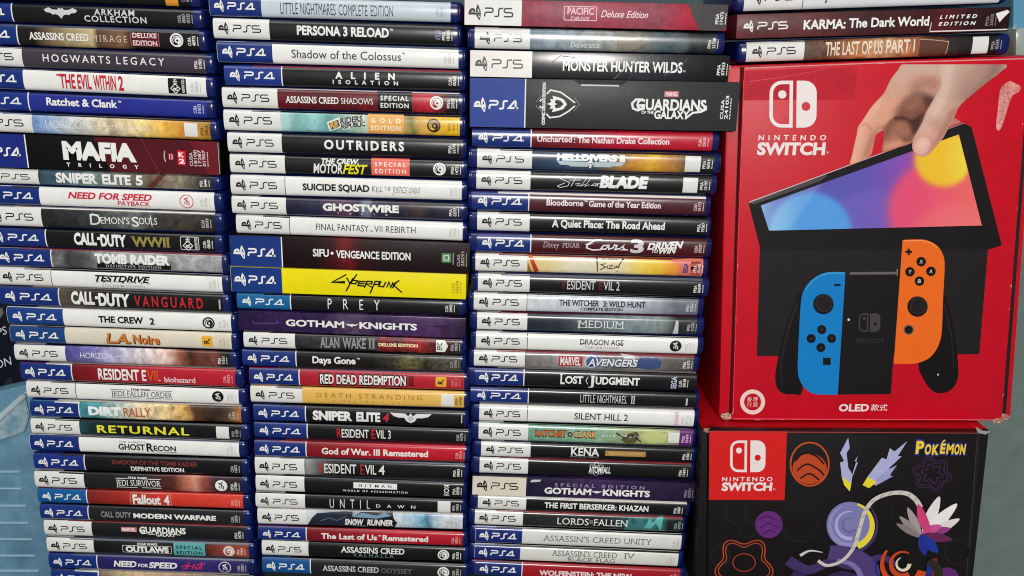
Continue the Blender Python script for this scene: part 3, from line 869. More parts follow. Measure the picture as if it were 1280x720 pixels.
# ------------------------------------------------------------------ the middle stack
COLS['middle'].append((384.5, 742, 578, 749))
SW = lambda x: ('sw', x, W_, 0)
stack('middle', [
 (261, 326, 563, 577, '4', (196, 208, 214), 'pale icy grey case with thin tall hand drawn capitals', [
   T('LITTLE', 350, 372, -.03, .52, (52, 56, 60), b=-.005, jit=.012), T('NIGHTMARES', 375, 419, -.03, .52, (52, 56, 60), b=-.005, jit=.012), T('COMPLETE', 423, 459, -.04, .5, (52, 56, 60), b=-.005, jit=.012), T('EDITION', 463, 491, -.04, .5, (52, 56, 60), b=-.005, jit=.012), codes(543, 'CUSA', '09652', c=(166, 176, 180))]),
 (266, 336.5, 567, 577, '5', BLK, 'black case with bold white capitals ending in a small purple and grey badge', [
   T('PERSONA 3 RELOAD', 371, 486, .02, .38, W_, b=.03), T('TM', 487, 491, .18, .08), ('fn', lambda s: s.put(Shape().text('ATLUS', s.h * .25, s.h * .72, s.X(547.5), .0032, b=.03, rot=1), 'publisher_emblem', (150, 132, 176), .0003)), codes(551, 'PPSA', '18083', c=W_)]),
 (271, 340, 573, 583, '4', W_, 'white case with plain dark lowercase lettering', [
   T('Shadow of the Colossus', 364, 501, .0, .36, (52, 52, 54), b=.002), T('TM', 502, 506, .16, .08, (80, 80, 80)), codes(553, 'CUSA', '08809', c=(196, 196, 190))]),
 (279, 351, 575, 583, '4', BLK, 'black case with two lines of widely spaced small white capitals', [
   T('ALIEN', 418.5, 493, .12, .28, W_, b=.035, asp=1.05), T('ISOLATION', 415, 497, -.21, .17, W_, b=.03, asp=1.15), codes(559, 'CUSA', '00362', c=W_)], B_(tabc=(40, 54, 148))),
 (277, 346.5, 574, 583, '5', None, 'dark red case with black banner and white swirl', [
   T('ASSASSINS CREED', 356.5, 423, -.02, .28, W_, se=True, b=.015), T('SHADOWS', 426, 466, -.02, .26, W_, se=True, b=.0), *banner(471.5, 514.5, (18, 18, 20), W_, 'SPECIAL', 'EDITION', None, -.48, .5), SW(545.5), codes(557, 'PPSA', '20305', c=W_)],
   B_(stops=[(340, (110, 18, 28)), (390, (88, 16, 24)), (440, (96, 20, 30)), (500, (130, 26, 38)), (535, (190, 40, 54)), (552, (120, 24, 36)), (562, (30, 24, 26)), (578, (24, 22, 24))], artkw=B_(mottle=.35))),
 (279, 350, 574.5, 583, '5', None, 'aqua to golden yellow case with orange banner and tilted sticker-like logo', [
   ('poly', [(408, .03), (424, .28), (427, -.2), (411, -.44)], (232, 230, 216), 'title_plate', .00024), ('poly', [(410.5, -.02), (422.5, .17), (424.5, -.16), (413, -.36)], (40, 92, 100), 'title_plate', .00028),
   T('RR', 412.5, 423, -.09, .26, (225, 170, 90), b=.04, ly=.0004, tilt=.2), ('poly', [(425, .16), (455, .44), (456, -.1), (427, -.34)], (222, 226, 214), 'title_plate', .00024),
   T('RIDERS', 425, 453, .17, .24, (28, 30, 32), b=.03, tilt=.15), T('REPUBLIC', 426, 456, -.09, .19, (28, 30, 32), b=.03, tilt=.15),
   *banner(459.5, 504.5, (238, 172, 92), (252, 240, 214), 'GOLD', 'EDITION', None, -.48, .48), ('sw', 542, (34, 28, 20), 0), codes(558, 'PPSA', '02012', c=(150, 120, 30))],
   B_(stops=[(345, (196, 224, 222)), (372, (120, 178, 176)), (392, (150, 206, 204)), (412, (92, 158, 154)), (455, (190, 210, 190)), (505, (176, 150, 84)), (515, (130, 128, 64)), (526, (214, 170, 84)), (545, (238, 184, 50)), (578, (240, 196, 40))], artkw=B_(mottle=.2))),
 (284, 352, 577, 584, '5', BLK, 'black case with wide cut-out style white capitals in its middle', [
   T('OUTRIDERS', 405, 505, .02, .40, W_, b=.03, asp=.95), codes(559, 'PPSA', '01779', c=W_)]),
 (286, 355, 577, 585, '5', BLK, 'black case with white and yellow slanted title and coral banner', [
   T('THE CREW.', 401, 448, .26, .22, W_, sh=.25, b=.035), T('MOTOR', 390.5, 427, -.14, .44, W_, sh=.18, b=.02), T('FEST', 427, 459, -.14, .44, (232, 226, 40), sh=.35, b=.02), *banner(463.5, 511.5, (232, 112, 92), (252, 226, 216), 'SPECIAL', 'EDITION', None, -.42, .5), SW(549), codes(562, 'PPSA', '14721', c=W_)]),
 (288, 356, 577, 585, '5', W_, 'white case with wide black capitals followed by scribbled lettering', [
   T('SUICIDE SQUAD', 378, 461.5, .0, .30, (24, 24, 24), b=.03), T('KILL', 465, 478, -.02, .28, (50, 50, 50), b=-.012, jit=.06, sh=.1), T('THE', 480, 488, .02, .2, (50, 50, 50), b=-.012, jit=.05, sh=.1), T('JUSTICE', 490, 509, -.03, .3, (50, 50, 50), b=-.012, jit=.05, sh=.15), T('LEAGUE', 511, 525, -.03, .26, (50, 50, 50), b=-.012, jit=.05, sh=.15), codes(561, 'PPSA', '07675', c=(200, 200, 194))]),
 (289, 357, 577, 585, '5', None, 'midnight blue case with wide bold white capitals and faint light streaks', [
   T('GHOSTWIRE', 403, 498.5, .04, .34, W_, b=.045), T('TOKYO', 421, 484, -.3, .09, W_, asp=1.1, b=.01), codes(560, 'PPSA', '03397', c=W_)],
   B_(stops=[(350, (30, 30, 58)), (395, (40, 40, 66)), (430, (96, 62, 90)), (445, (50, 44, 70)), (460, (120, 130, 150)), (468, (60, 52, 76)), (500, (40, 38, 56)), (520, (70, 56, 52)), (535, (46, 42, 54)), (580, (44, 42, 66))], artkw=B_(mottle=.4, streak=.5))),
 (294, 361, 578, 585, '5', W_, 'white case with thin evenly set dark capitals above the thick maroon slipcase', [
   T('FINAL FANTASY', 394, 460, .02, .32, (44, 44, 48), b=-.002), T('VII REBIRTH', 467, 519, .02, .32, (44, 44, 48), b=-.002), T('TM', 461, 465, -.11, .06, (90, 90, 90)), codes(560, 'PPSA', '09848', c=(198, 198, 192))]),
 (287, 352, 587, 587.5, '4', None, 'thick dark maroon slipcase with scattered red squares', [
   T('SIFU', 391, 411, .03, .23, W_, b=.02), ('fn', lambda s: s.put(Shape().disc(s.X(415), s.h * .53, .0011), 'title_lettering', W_, .0003)), T('VENGEANCE EDITION', 420, 513, .01, .23, W_, b=.02),
   ('fn', lambda s: s.put(Shape().rrect(s.X(552), s.h * .36, s.X(564), s.h * .66, .001), 'emblem_plate', (96, 140, 104), .0003)), ('fn', lambda s: s.put(Shape().rrect(s.X(554.5), s.h * .42, s.X(561.5), s.h * .6, .0006, line=.0007), 'publisher_emblem', (206, 226, 206), .00036)), ('ln', [[(566.5, -.2), (566.5, .18)]], .022, (190, 180, 176), 'publisher_emblem'), codes(570, 'CUSA', '28291', c=(176, 166, 160))],
   B_(slip=True, stops=[(345, (26, 10, 13)), (395, (30, 9, 13)), (418, (66, 12, 18)), (432, (110, 20, 26)), (450, (52, 10, 15)), (480, (30, 9, 13)), (590, (26, 10, 13))], artkw=B_(mottle=.5, warp=.03), tabc=(34, 54, 138), line=W_)),
 (288, 352, 582, 582.5, '4', (238, 222, 8), 'bright yellow slipcase with jagged black brush lettering', [
   ('ln', [[(433, .34), (415, .02), (431, .03)]], .05, K_, 'title_lettering', .11), ('ln', [[(433, .22), (437, -.02)], [(441, .2), (432, -.32)], [(446, .36), (438, .0), (444, -.02), (447, .1), (441, .12)], [(457, .08), (449, .08), (447, -.08), (456, -.1)], [(449, .0), (455, .0)], [(459, .12), (455, -.16)], [(459, .1), (465, .09), (464, .0), (457, -.01), (465, -.14)], [(469, .12), (462, -.38)], [(469, .11), (474, .1), (473, -.01), (467, -.02)], [(476, .12), (473, -.08), (479, -.1), (482, .1)], [(483, -.12), (486, .1), (488, -.12), (491, .1)], [(495, .1), (490, -.14)], [(499, .18), (491, .0), (502, -.3)]], .055, K_), codes(563, 'CUSA', '18278', c=(170, 158, 20))],
   B_(slip=True, tabc=(28, 56, 140), line=False)),
 (295, 362, 574, 583, '4', BLK, 'black case with four thin widely spaced white capitals and bright blue tab', [
   T('PREY', 409, 474, .02, .58, W_, b=-.004, asp=.6), codes(555, 'CUSA', '04402', c=W_)], B_(tabc=(24, 96, 172))),
 (297, 362, 582, 582.5, None, None, 'purple slipcase without any tab at its end, bat between two white words', [
   T('GOTHAM', 357, 430, -.02, .30, W_, b=.03), T('KNIGHTS', 449, 521, -.02, .30, W_, b=.03), ('poly', at2(439.5, 8.5, .17, [(-1, .4), (-.4, .1), (-.2, .35), (0, .2), (.2, .35), (.4, .1), (1, .4), (.5, -.3), (.2, -.25), (0, -.7), (-.2, -.25), (-.5, -.3)], -.02), W_, 'title_emblem', .0003), ('ln', [[(316, .03), (317, -.1), (346, -.06), (347, .06)]], .025, (120, 104, 140), 'thumb_slot'), ('ln', [[(532, .0), (534, .06), (560, .05)]], .025, (16, 10, 22), 'thumb_slot')],
   B_(slip=True, fin='film', stops=[(297, (40, 24, 62)), (350, (52, 32, 78)), (410, (44, 30, 70)), (440, (92, 70, 100)), (470, (54, 36, 76)), (540, (84, 52, 100)), (583, (30, 20, 44))], artkw=B_(mottle=.55))),
 (304, 368.5, 576, 583, '5', None, 'dark case with tall grey capitals, red foliage and white shield badge', [
   T('ALAN', 400, 424, .02, .58, (152, 152, 152), b=.02), T('WAKE', 428, 457, .02, .58, (152, 152, 152), b=.02), T('II', 460, 469, .02, .58, (140, 140, 140), b=.02, se=True), T('DELUXE EDITION', 473, 522, -.0, .17, (242, 226, 178), b=.04),
   ('poly', [(545, .38), (556, .38), (560, .05), (556, -.36), (545, -.36)], W_, 'emblem_plate', .00026), ('fn', lambda s: s.put(Shape().text('EPIC', s.h * .28, s.h * .74, s.X(549.5), .0036, b=.02, rot=1), 'publisher_emblem', K_, .00034)), codes(562, 'PPSA', '09819', c=GR)],
   B_(stops=[(365, (46, 42, 46)), (400, (58, 56, 58)), (440, (46, 44, 44)), (468, (52, 46, 44)), (478, (150, 40, 44)), (500, (96, 34, 36)), (520, (170, 50, 54)), (545, (84, 34, 34)), (580, (50, 40, 40))], artkw=B_(mottle=.7, scale=70))),
 (302, 369, 576, 583, '4', None, 'black case with short bold white title near its tab and faint mossy picture', [
   T('Days Gone', 390, 444, .02, .36, W_, b=.025), T('TM', 445, 449, .16, .08), codes(561, 'CUSA', '08966', c=(160, 160, 150))],
   B_(stops=[(365, (20, 20, 20)), (465, (22, 22, 20)), (490, (52, 50, 40)), (515, (110, 104, 66)), (530, (50, 48, 34)), (555, (84, 80, 68)), (578, (56, 54, 50))], artkw=B_(mottle=.8, scale=70))),
 (311, 373, 580, 588, '4', None, 'red case with heavy white title outlined in black and yellow badge', [
   T('RED DEAD REDEMPTION', 398, 508.5, -.02, .54, (20, 14, 14), b=.085), T('RED DEAD REDEMPTION', 399, 507.5, -.01, .48, W_, b=.02, se=True, ly=.0004), T('II', 510, 517, -.01, .48, (96, 16, 26), b=.03, se=True), ('rs', 551), codes(562, 'CUSA', '08519', c=(226, 130, 130))],
   B_(stops=[(370, (166, 30, 46)), (420, (192, 36, 52)), (500, (190, 34, 50)), (582, (176, 44, 52))], artkw=B_(mottle=.1))),
 (312, 377, 580, 588, '5', (230, 184, 92), 'golden yellow case with two faint lines of spaced dark letters', [
   T('DEATH STRANDING', 395, 527, .1, .25, (150, 108, 36), b=-.01, asp=1.15), T('DIRECTOR\'S CUT', 415, 506, -.24, .1, (150, 108, 36), b=-.004, asp=1.1), ('sq', 551, 567, -.02), codes(567.5, 'PPSA', '01968', c=(96, 66, 20))]),
 (316, 381, 580, 586, '4', BLK, 'black case with white winged emblem after a red numeral', [
   T('SNIPER', 390.5, 440, -.02, .47, W_, b=.045), T('ELITE', 445, 475, -.02, .47, W_, b=.045), T('4', 478, 486, -.02, .44, (200, 50, 58), b=.03, sh=.2),
   ('poly', [(487, .3), (506, .27), (510, .12), (513, .3), (516, .12), (520, .27), (539.5, .3), (535, .1), (527, .02), (521, .02), (518, -.2), (513, -.32), (508, -.2), (505, .02), (498, .02), (492, .1)], (222, 222, 218), 'title_emblem', .0003), ('fn', lambda s: s.put(Shape().ring(s.X(513), s.h * .49, s.h * .12, s.h * .08, 16), 'title_emblem', (90, 90, 86), .00036)), ('ln', [[(577, -.2), (577, .3)]], .06, GR, 'catalogue_code')]),
 (317, 383, 584, 590, '4', BLK, 'black case with narrow red and white title ending in a three', [
   T('R', 420.5, 426, -.0, .52, (190, 40, 48), b=.01), T('ESIDENT', 426.5, 460.5, -.0, .48, W_, b=.01), T('E', 464, 469, 0, .52, (190, 40, 48), b=.01), T('VIL 3', 469.5, 488, 0, .48, W_, b=.01), codes(569, 'CUSA', '14178', c=GR)]),
 (318, 382, 580.5, 588, '4', None, 'red case with bold white lettering directly under a black case', [
   T('God of War. III Remastered', 402, 535, .0, .34, W_, b=.025), codes(568, 'CUSA', '01715-H', c=(240, 180, 180))],
   B_(stops=[(380, (120, 22, 32)), (440, (160, 26, 40)), (500, (196, 28, 48)), (582, (190, 28, 46))], artkw=B_(mottle=.08))),
 (318, 380, 579, 586, '5', None, 'black case with grey glow and narrow red-white title ending in a four', [
   T('R', 398.5, 404, -.0, .54, (190, 44, 50), b=.01), T('ESIDENT', 405, 445, -.0, .5, W_, b=.01), T('E', 450, 455, 0, .54, (170, 44, 44), b=.01), T('VIL', 456, 470, 0, .5, W_, b=.01), T('4', 473, 480.5, 0, .5, W_, b=.01), codes(565, 'PPSA', '09062', c=W_)],
   B_(stops=[(375, (120, 120, 120)), (385, (150, 150, 148)), (396, (110, 110, 108)), (412, (40, 40, 40)), (440, (22, 22, 22)), (582, (20, 20, 20))], artkw=B_(mottle=.2))),
 (319, 380, 579, 584, '5', BLK, 'black case with a white block holding spaced black capitals', [
   ('r', 441.5, 496, -.05, .3, W_, 0, 'title_plate'), T('HITMAN', 448, 489, .125, .16, (40, 40, 40), b=.01, asp=1.2), T('WORLD OF ASSASSINATION', 428, 509, -.23, .11, W_, b=.02, asp=1.1),
   ('fn', lambda s: s.put(Shape().ring(s.X(558), s.h * .5, .0020, .0013, 20).rect(s.X(554.5), s.h * .78, s.X(561.5), s.h * .83).rect(s.X(554.5), s.h * .17, s.X(561.5), s.h * .22).stroke([(s.X(555), s.h * .66), (s.X(558), s.h * .77), (s.X(561), s.h * .66)], .0005).stroke([(s.X(555), s.h * .34), (s.X(558), s.h * .23), (s.X(561), s.h * .34)], .0005), 'publisher_emblem', W_, .0003)), codes(564.5, 'PPSA', '18398', c=W_)]),
 (319, 381, 577, 583, '5', BLK, 'black case with tall then small spaced white capitals and a white square sticker', [
   T('UNTIL', 412, 462, .0, .56, W_, b=-.004, asp=.5), T('DAWN', 470, 519, -.07, .2, W_, b=.01, asp=1.25), ('sq', 547, 563, -.02), codes(564, 'PPSA', '17043', c=GR)]),
 (321, 382, 578, 584, '5', None, 'icy white and blue-black case with slanted white outlined title', [
   ('poly', [(382, -.5), (390, .1), (396, .35), (440, .5), (440, -.5)], (38, 46, 60)), ('poly', [(437, .1), (450, .45), (490, .5), (492, .1), (496, -.1), (492, -.48), (460, -.5)], (24, 28, 34)), ('poly', [(440, .18), (452, .42), (470, .3), (480, .46), (489, .3), (470, .12)], (120, 156, 178), 'picture_patch', .00026), ('ln', [[(400, -.1), (412, .1), (420, -.06), (432, .2)]], .04, (96, 120, 140), 'picture_patch'),
   T('SNOW RUNNER', 429, 491.5, -.14, .40, (16, 16, 18), b=.07, sh=.2), T('SNOW', 430, 454, -.14, .34, W_, b=.035, sh=.2, ly=.00042), T('RUNNER', 458, 490.5, -.14, .34, W_, b=.035, sh=.2, ly=.00042), codes(562, 'PPSA', '02852', c=(180, 186, 190))],
   B_(stops=[(375, (226, 232, 232)), (395, (190, 206, 210)), (430, (110, 130, 146)), (492, (206, 216, 220)), (510, (176, 206, 222)), (528, (130, 180, 206)), (536, (70, 120, 150)), (545, (170, 200, 216)), (560, (214, 222, 224)), (580, (208, 214, 216))], artkw=B_(mottle=.3))),
 (322, 382, 578, 585, '4', None, 'red case with bold white lettering directly under the icy blue case', [
   T('The Last of Us', 401, 471, .0, .34, W_, b=.025), T('TM', 472, 476, .14, .08), T('Remastered', 478, 535, .0, .34, W_, b=.025), codes(563, 'CUSA', '00556-H', c=(240, 170, 170))],
   B_(stops=[(380, (116, 22, 32)), (440, (150, 26, 38)), (500, (184, 28, 46)), (580, (176, 30, 46))], artkw=B_(mottle=.08))),
 (326, 384.5, 579, 586, '5', BLK, 'black case with white serif line above a teal grey serif line', [
   T('ASSASSINS CREED', 425, 505, .13, .31, W_, se=True, b=.015), T('VALHALLA', 440, 492, -.2, .25, (120, 146, 150), se=True, b=0, asp=.9), SW(554), codes(564, 'PPSA', '01532', c=W_)]),
 (327, 387, 579, 587, '4', (38, 38, 40), 'charcoal case with one line of grey serif lettering, lowest visible one', [
   T('ASSASSINS CREED', 402.5, 473, .0, .31, (206, 206, 204), se=True, b=.012), T('ODYSSEY', 476, 515, -.02, .28, (120, 118, 116), se=True, b=0), SW(554), codes(564, 'CUSA', '12041', c=GR)], B_(tabc=(30, 80, 160))),
 (327, 387, 579, 587, '5', BLK, 'plain black case at the bottom, hidden below the picture edge', []),
][:29])

# ------------------------------------------------------------------ the right stack
stack('right', [
 (580, 652, 909, 909.5, '5', None, 'thick dusty pink slipcase with framed title and curly script', [
   ('poly', [(859, .5), (909, .5), (909, -.36), (903, -.5), (876, -.5), (868, -.1)], (58, 54, 58), 'colour_block', .0002),
   ('fn', lambda s: s.put(Shape().rrect(s.X(704.5), s.h * .26, s.X(746), s.h * .82, .0008, line=.0006), 'frame_line', (234, 176, 184), .0003)), T('PACIFIC', 709, 742, .13, .25, (240, 190, 196), b=.02), T('DRIVE', 714, 737, -.16, .15, (240, 190, 196), b=.01),
   T('Deluxe', 751, 780, .05, .26, (248, 218, 222), sh=.35, b=.004), T('Edition', 783, 810, .05, .26, (248, 218, 222), sh=.35, b=.004), codes(893, 'PPSA', '17475', c=W_)],
   B_(slip=True, stops=[(640, (150, 52, 70)), (700, (146, 70, 84)), (760, (158, 56, 74)), (820, (146, 74, 86)), (860, (176, 40, 62)), (910, (170, 40, 60))], artkw=B_(mottle=.25), line=False, depth=.134)),
 (583, 662.5, 897, 908, '5', None, 'glossy grey blue case with a faint small title, between two thicker ones', [
   T('Deliverance', 714, 750, -.22, .25, (222, 226, 226), se=True, b=0), ('poly', [(772, .4), (800, .3), (806, -.1), (790, -.45), (772, -.45)], (140, 132, 118)), codes(884, 'PPSA', '21708', c=W_)],
   B_(papL=593, stops=[(660, (110, 130, 140)), (700, (150, 164, 172)), (760, (150, 152, 146)), (800, (120, 122, 116)), (830, (74, 92, 96)), (850, (84, 96, 96)), (865, (40, 46, 48)), (900, (44, 50, 54))], artkw=B_(mottle=.35))),  # the grey blue stops paint the film's glare into the spine colour
 (587, 665, 911, 911.5, '5', None, 'black slipcase with large white capitals over faint grey streaks', [
   T('MONSTER HUNTER WILDS', 703.5, 853, .0, .37, W_, b=.022), T('TM', 854, 857, -.13, .06), codes(895, 'PPSA', '07953', c=W_), ('ln', [[(768, -.48), (780, -.1), (800, .3), (815, .45)], [(830, -.3), (852, .1), (858, .35)], [(690, .1), (700, .35), (718, .3)], [(815, -.1), (822, .4)]], .03, (58, 56, 62), 'picture_patch')],
   B_(slip=True, fin='film', stops=[(660, (18, 17, 20)), (760, (22, 21, 25)), (800, (44, 40, 48)), (850, (34, 30, 38)), (880, (20, 19, 24)), (912, (18, 17, 20))], artkw=B_(mottle=.6), line=False, tabc=(226, 222, 214))),
 (587, 656, 922, 922.5, '4', (50, 52, 53), 'thickest slipcase, charcoal with white shield emblem', [
   ('ln', [[(683, .2), (687.5, .28), (700, .24), (711, .12), (718.5, .03)], [(683, -.2), (687.5, -.28), (700, -.25), (711, -.14), (718.5, -.03)]], .03, W_, 'title_emblem'), ('ln', [[(674.5, .05), (677, .09)], [(674.5, -.05), (677, -.09)]], .03, W_, 'title_emblem'),
   ('ln', [[(669.5, .03), (677, .16)], [(669.5, -.03), (677, -.16)], [(717, .14), (724, .0), (717, -.14)]], .008, (170, 170, 168), 'title_emblem'),
   ('poly', [(683.5, .0), (689, .04), (687, .1), (691.5, .09), (690, .165), (697, .14), (704, .1), (708.5, .0), (704, -.1), (697, -.14), (690, -.165), (691.5, -.09), (687, -.1), (689, -.04)], W_, 'title_emblem', .0003), ('poly', [(693, .03), (694.5, .09), (700, .07), (704.5, .0), (700, -.07), (694.5, -.09), (693, -.03), (696, .0)], (50, 52, 53), 'title_emblem', .00036),
   ('poly', [(714, .5), (724, .40), (775, .40), (784, .5)], (12, 12, 13), 'thumb_notch', .0003), ('ln', [[(725, .39), (772, .39)]], .03, (206, 206, 204), 'notch_edge'), ('fn', lambda s: s.put(Shape().text('COSMIC DELUXE EDITION', s.h * .07, s.h * .93, s.X(679.5), .0019, b=.07, rot=1), 'edition_lettering', (222, 222, 218), .0004)),
   ('r', 829, 847, .18, .3, (206, 112, 118)), T('MARVEL', 830.5, 845.5, .24, .075, (250, 226, 226), b=.03),
   T('GUARDIANS', 795, 882, .02, .21, W_, b=.03), ('ln', [[(803, .12), (794, .12), (789.5, .04), (791, -.06), (797, -.1), (803, -.06), (803, .0), (798, .0)]], .045, W_), T('OF THE', 802, 817, -.14, .055, W_, b=.02), T('GALAXY', 818, 862, -.18, .155, W_, b=.03), ('ln', [[(858, -.24), (866, -.13), (876, -.11), (882, -.06), (882, .02)]], .04, W_), codes(899, 'CUSA', '24103', c=W_)],
   B_(slip=True, tabc=(48, 62, 160))),
 (590, 663.5, 891, 901, '4', None, 'dark to bright red case with bold white lettering, under the thickest slipcase', [
   T('Uncharted', 671.5, 715, .0, .28, (244, 218, 220), b=.02), T(': The Nathan Drake Collection', 717.5, 837, -.02, .28, (246, 226, 226), b=.02), codes(872, 'CUSA', '02343-N', c=(246, 200, 206))],
   B_(stops=[(655, (86, 22, 28)), (720, (130, 28, 42)), (780, (186, 26, 50)), (893, (190, 30, 52))], artkw=B_(mottle=.1))),
 (584, 665, 893, 903, '5', None, 'dark blue to orange case with white winged skull emblem', [
   T('HELLDIVERS II', 696, 781, .17, .28, (236, 244, 246), b=.055), ('poly', [(696, -.03), (735, -.05), (735, -.3), (713, -.3), (711, -.24), (700, -.22)], (186, 204, 206), 'title_emblem', .0003), ('poly', [(781, -.03), (742, -.05), (742, -.3), (764, -.3), (766, -.24), (777, -.22)], (186, 204, 206), 'title_emblem', .0003), ('fn', lambda s: s.put(Shape().disc(s.X(738), s.h * .38, .0019, 16).rect(s.X(738) - .0008, s.h * .13, s.X(738) + .0008, s.h * .3), 'title_emblem', (230, 236, 236), .00038)),
   ('fn', lambda s: s.put(Shape().disc(s.X(738) - .0007, s.h * .36, .00045, 10).disc(s.X(738) + .0007, s.h * .36, .00045, 10), 'title_emblem', (20, 24, 30), .00044)), ('sq', 856.5, 876, -.03), codes(877, 'PPSA', '06016', c=W_)],
   B_(papL=596, stops=[(655, (38, 50, 72)), (700, (54, 74, 100)), (740, (70, 84, 96)), (775, (150, 120, 70)), (795, (196, 134, 52)), (815, (226, 176, 50)), (835, (196, 132, 56)), (856, (140, 104, 60)), (870, (40, 36, 34)), (895, (30, 30, 32))], artkw=B_(mottle=.25))),
 (584, 663, 890, 898, '5', BLK, 'black case with white handwriting then heavy slanted capitals, white square sticker', [
   ('ln', [[(716, .26), (708, .3), (699, .2), (704, .1), (712, -.02), (710, -.2), (700, -.3), (697, -.22), (706, -.05)], [(719, .2), (714, -.22)], [(711, .1), (726, .12)], [(719, -.1), (725, -.04), (721, -.2), (728, -.12)], [(734, .26), (726, -.2), (731, -.1)], [(739, .26), (731, -.2), (737, -.12)], [(744, -.02), (739, -.16), (744, -.14), (746, -.02), (745, -.2)], [(747, -.02), (747, -.2)], [(747, -.08), (751, -.02)]], .032, (226, 226, 236)), T('BLADE', 749.5, 810.5, .05, .50, W_, b=.055, sh=.14), ('sq', 854, 872.5, -.02), codes(874, 'PPSA', '13197', c=W_)], B_(papL=595)),
 (584, 660.5, 882, 890, '4', (78, 32, 42), 'maroon case with plain bold white lettering', [
   T('Bloodborne', 683, 729, .02, .28, (244, 228, 228), b=.02), T('TM', 730, 734, .13, .08), T('Game of the Year Edition', 736, 826, -.0, .28, (244, 228, 228), b=.02), codes(866, 'CUSA', '03173', c=(232, 200, 204))], B_(papL=590)),
 (585, 662, 885, 891, '5', BLK, 'black case with bold white lowercase lettering just below the maroon case', [
   T('A Quiet Place: The Road Ahead', 690, 831.5, .0, .34, W_, b=.025), codes(871, 'PPSA', '19207', c=W_)], B_(papL=596)),
 (584, 663, 883, 891, '4', (74, 20, 26), 'dark maroon case with silver curly script and white slanted words', [
   T('Disney', 679, 699, .0, .3, (206, 186, 186), sh=.3, b=-.01), T('PIXAR', 703, 725, -.02, .24, (206, 186, 186), se=True, b=-.01),
   ('ln', [[(752, .3), (744, .3), (735, .1), (733, -.12), (741, -.24), (752, -.2)], [(761, .04), (754, .02), (751, -.16), (757, -.18), (761, .04), (761, -.18), (766, -.1), (768, .06), (771, .04), (769, -.18), (775, -.12), (780, .08), (778, -.02), (781, -.16), (776, -.2), (785, -.18)]], .075, (230, 226, 226)), ('poly', [(733, -.02), (731, .08), (742, .14)], (230, 226, 226), 'title_lettering', .0003),
   T('3', 788, 805, .02, .6, (206, 204, 206), b=.035), T('DRIVEN', 809, 854, .1, .3, W_, b=.04, sh=.25, tilt=.08), T('TO', 815, 823, -.22, .16, W_, b=.03, sh=.2), T('WIN', 824, 846, -.17, .28, W_, b=.04, sh=.25, tilt=.08), codes(867, 'CUSA', '07027', c=(226, 206, 206))], B_(papL=596)),
 (588, 659, 879, 887, '5', None, 'pale yellow to orange case with black brush lettering and pink end', [
   ('poly', [(660, .5), (664, .5), (674, -.4), (671, -.5), (668, -.5)], (186, 60, 36)), ('poly', [(659.5, .1), (659.5, -.5), (666, -.5)], (150, 110, 50)), ('poly', [(862, .5), (879, .5), (879, -.5), (846, -.5), (852, .0), (838, .42)], (222, 120, 100)), ('r', 864, 877, -.42, .38, (212, 66, 74)), ('fn', lambda s: s.put(Shape().text('SEGA', s.h * .2, s.h * .75, s.X(857.5), .0032, b=.04, rot=1), 'publisher_emblem', (34, 50, 130), .00034)),
   ('ln', [[(745.5, .45), (747.5, -.36)], [(779, .42), (773, .0)]], .09, K_, 'title_lettering', .04), ('ln', [[(757, .12), (751, .06), (757, -.06), (750, -.26)], [(759.5, .02), (759, -.16)], [(761, .04), (766, .05), (761, -.16), (767, -.14)], [(768.5, .0), (768.5, -.14)], [(770, -.14), (770.5, .0), (773, -.1), (774.5, .02)], [(771.5, -.28), (772.5, -.34)]], .05, K_), T('LIKE A DRAGON', 751, 772, .36, .07, (90, 84, 70), b=.01), codes(866, 'PPSA', '05493', c=(250, 214, 214))],
   B_(papL=594, topc=(120, 34, 40), stops=[(655, (220, 176, 90)), (675, (226, 206, 140)), (720, (228, 222, 196)), (770, (228, 216, 172)), (800, (238, 210, 96)), (825, (238, 190, 60)), (845, (236, 150, 60)), (862, (230, 110, 70)), (880, (90, 60, 64))], artkw=B_(mottle=.1))),
 (589, 662, 878, 888, '5', BLK, 'black case with narrow silver title with dim red initials ending in a two', [
   T('R', 702.5, 708.5, .0, .46, (110, 28, 34), b=.005), T('ESIDENT', 709, 744, .0, .44, (216, 214, 212), b=.005), T('E', 749, 754, .0, .46, (110, 28, 34), b=.005), T('VIL 2', 754.5, 774.5, .0, .44, (216, 214, 212), b=.005), codes(866, 'PPSA', '04299', c=W_)], B_(papL=597)),
 (585, 658.5, 873, 882, '5', None, 'pale frosty grey case with two lines of small dark capitals', [
   T('THE WITCHER', 699, 749, .08, .29, (40, 44, 48), b=.02), T('3: WILD HUNT', 754, 807, .06, .29, (40, 44, 48), b=.02), T('COMPLETE EDITION', 726, 779, -.25, .15, (60, 64, 68), b=.025, asp=1.1), codes(857, 'PPSA', '02867', c=(206, 210, 214))],
   B_(papL=592, line=(80, 86, 110), stops=[(655, (206, 212, 214)), (720, (204, 212, 216)), (790, (184, 194, 200)), (825, (150, 158, 164)), (845, (110, 116, 126)), (875, (112, 118, 126))], artkw=B_(mottle=.2))),
 (586, 659, 871, 882, '5', None, 'dark slate to misty teal case with white engraved capitals', [
   T('MEDIUM', 723, 780, .0, .40, (228, 232, 232), se=True, b=-.008), ('ln', [[(722, -.2), (744, -.16)], [(758, -.17), (781, -.2)], [(722, .22), (724, -.3)]], .03, (220, 224, 224)), ('poly', [(842, -.45), (845, .35), (848, .3), (849, -.45)], (196, 200, 200)), codes(858, 'PPSA', '01276', c=(190, 194, 194))],
   B_(papL=596, stops=[(655, (36, 44, 54)), (700, (46, 54, 62)), (740, (90, 102, 106)), (790, (126, 140, 142)), (825, (130, 142, 142)), (838, (84, 90, 90)), (850, (40, 42, 44)), (875, (50, 52, 54))], artkw=B_(mottle=.3, streak=.4))),
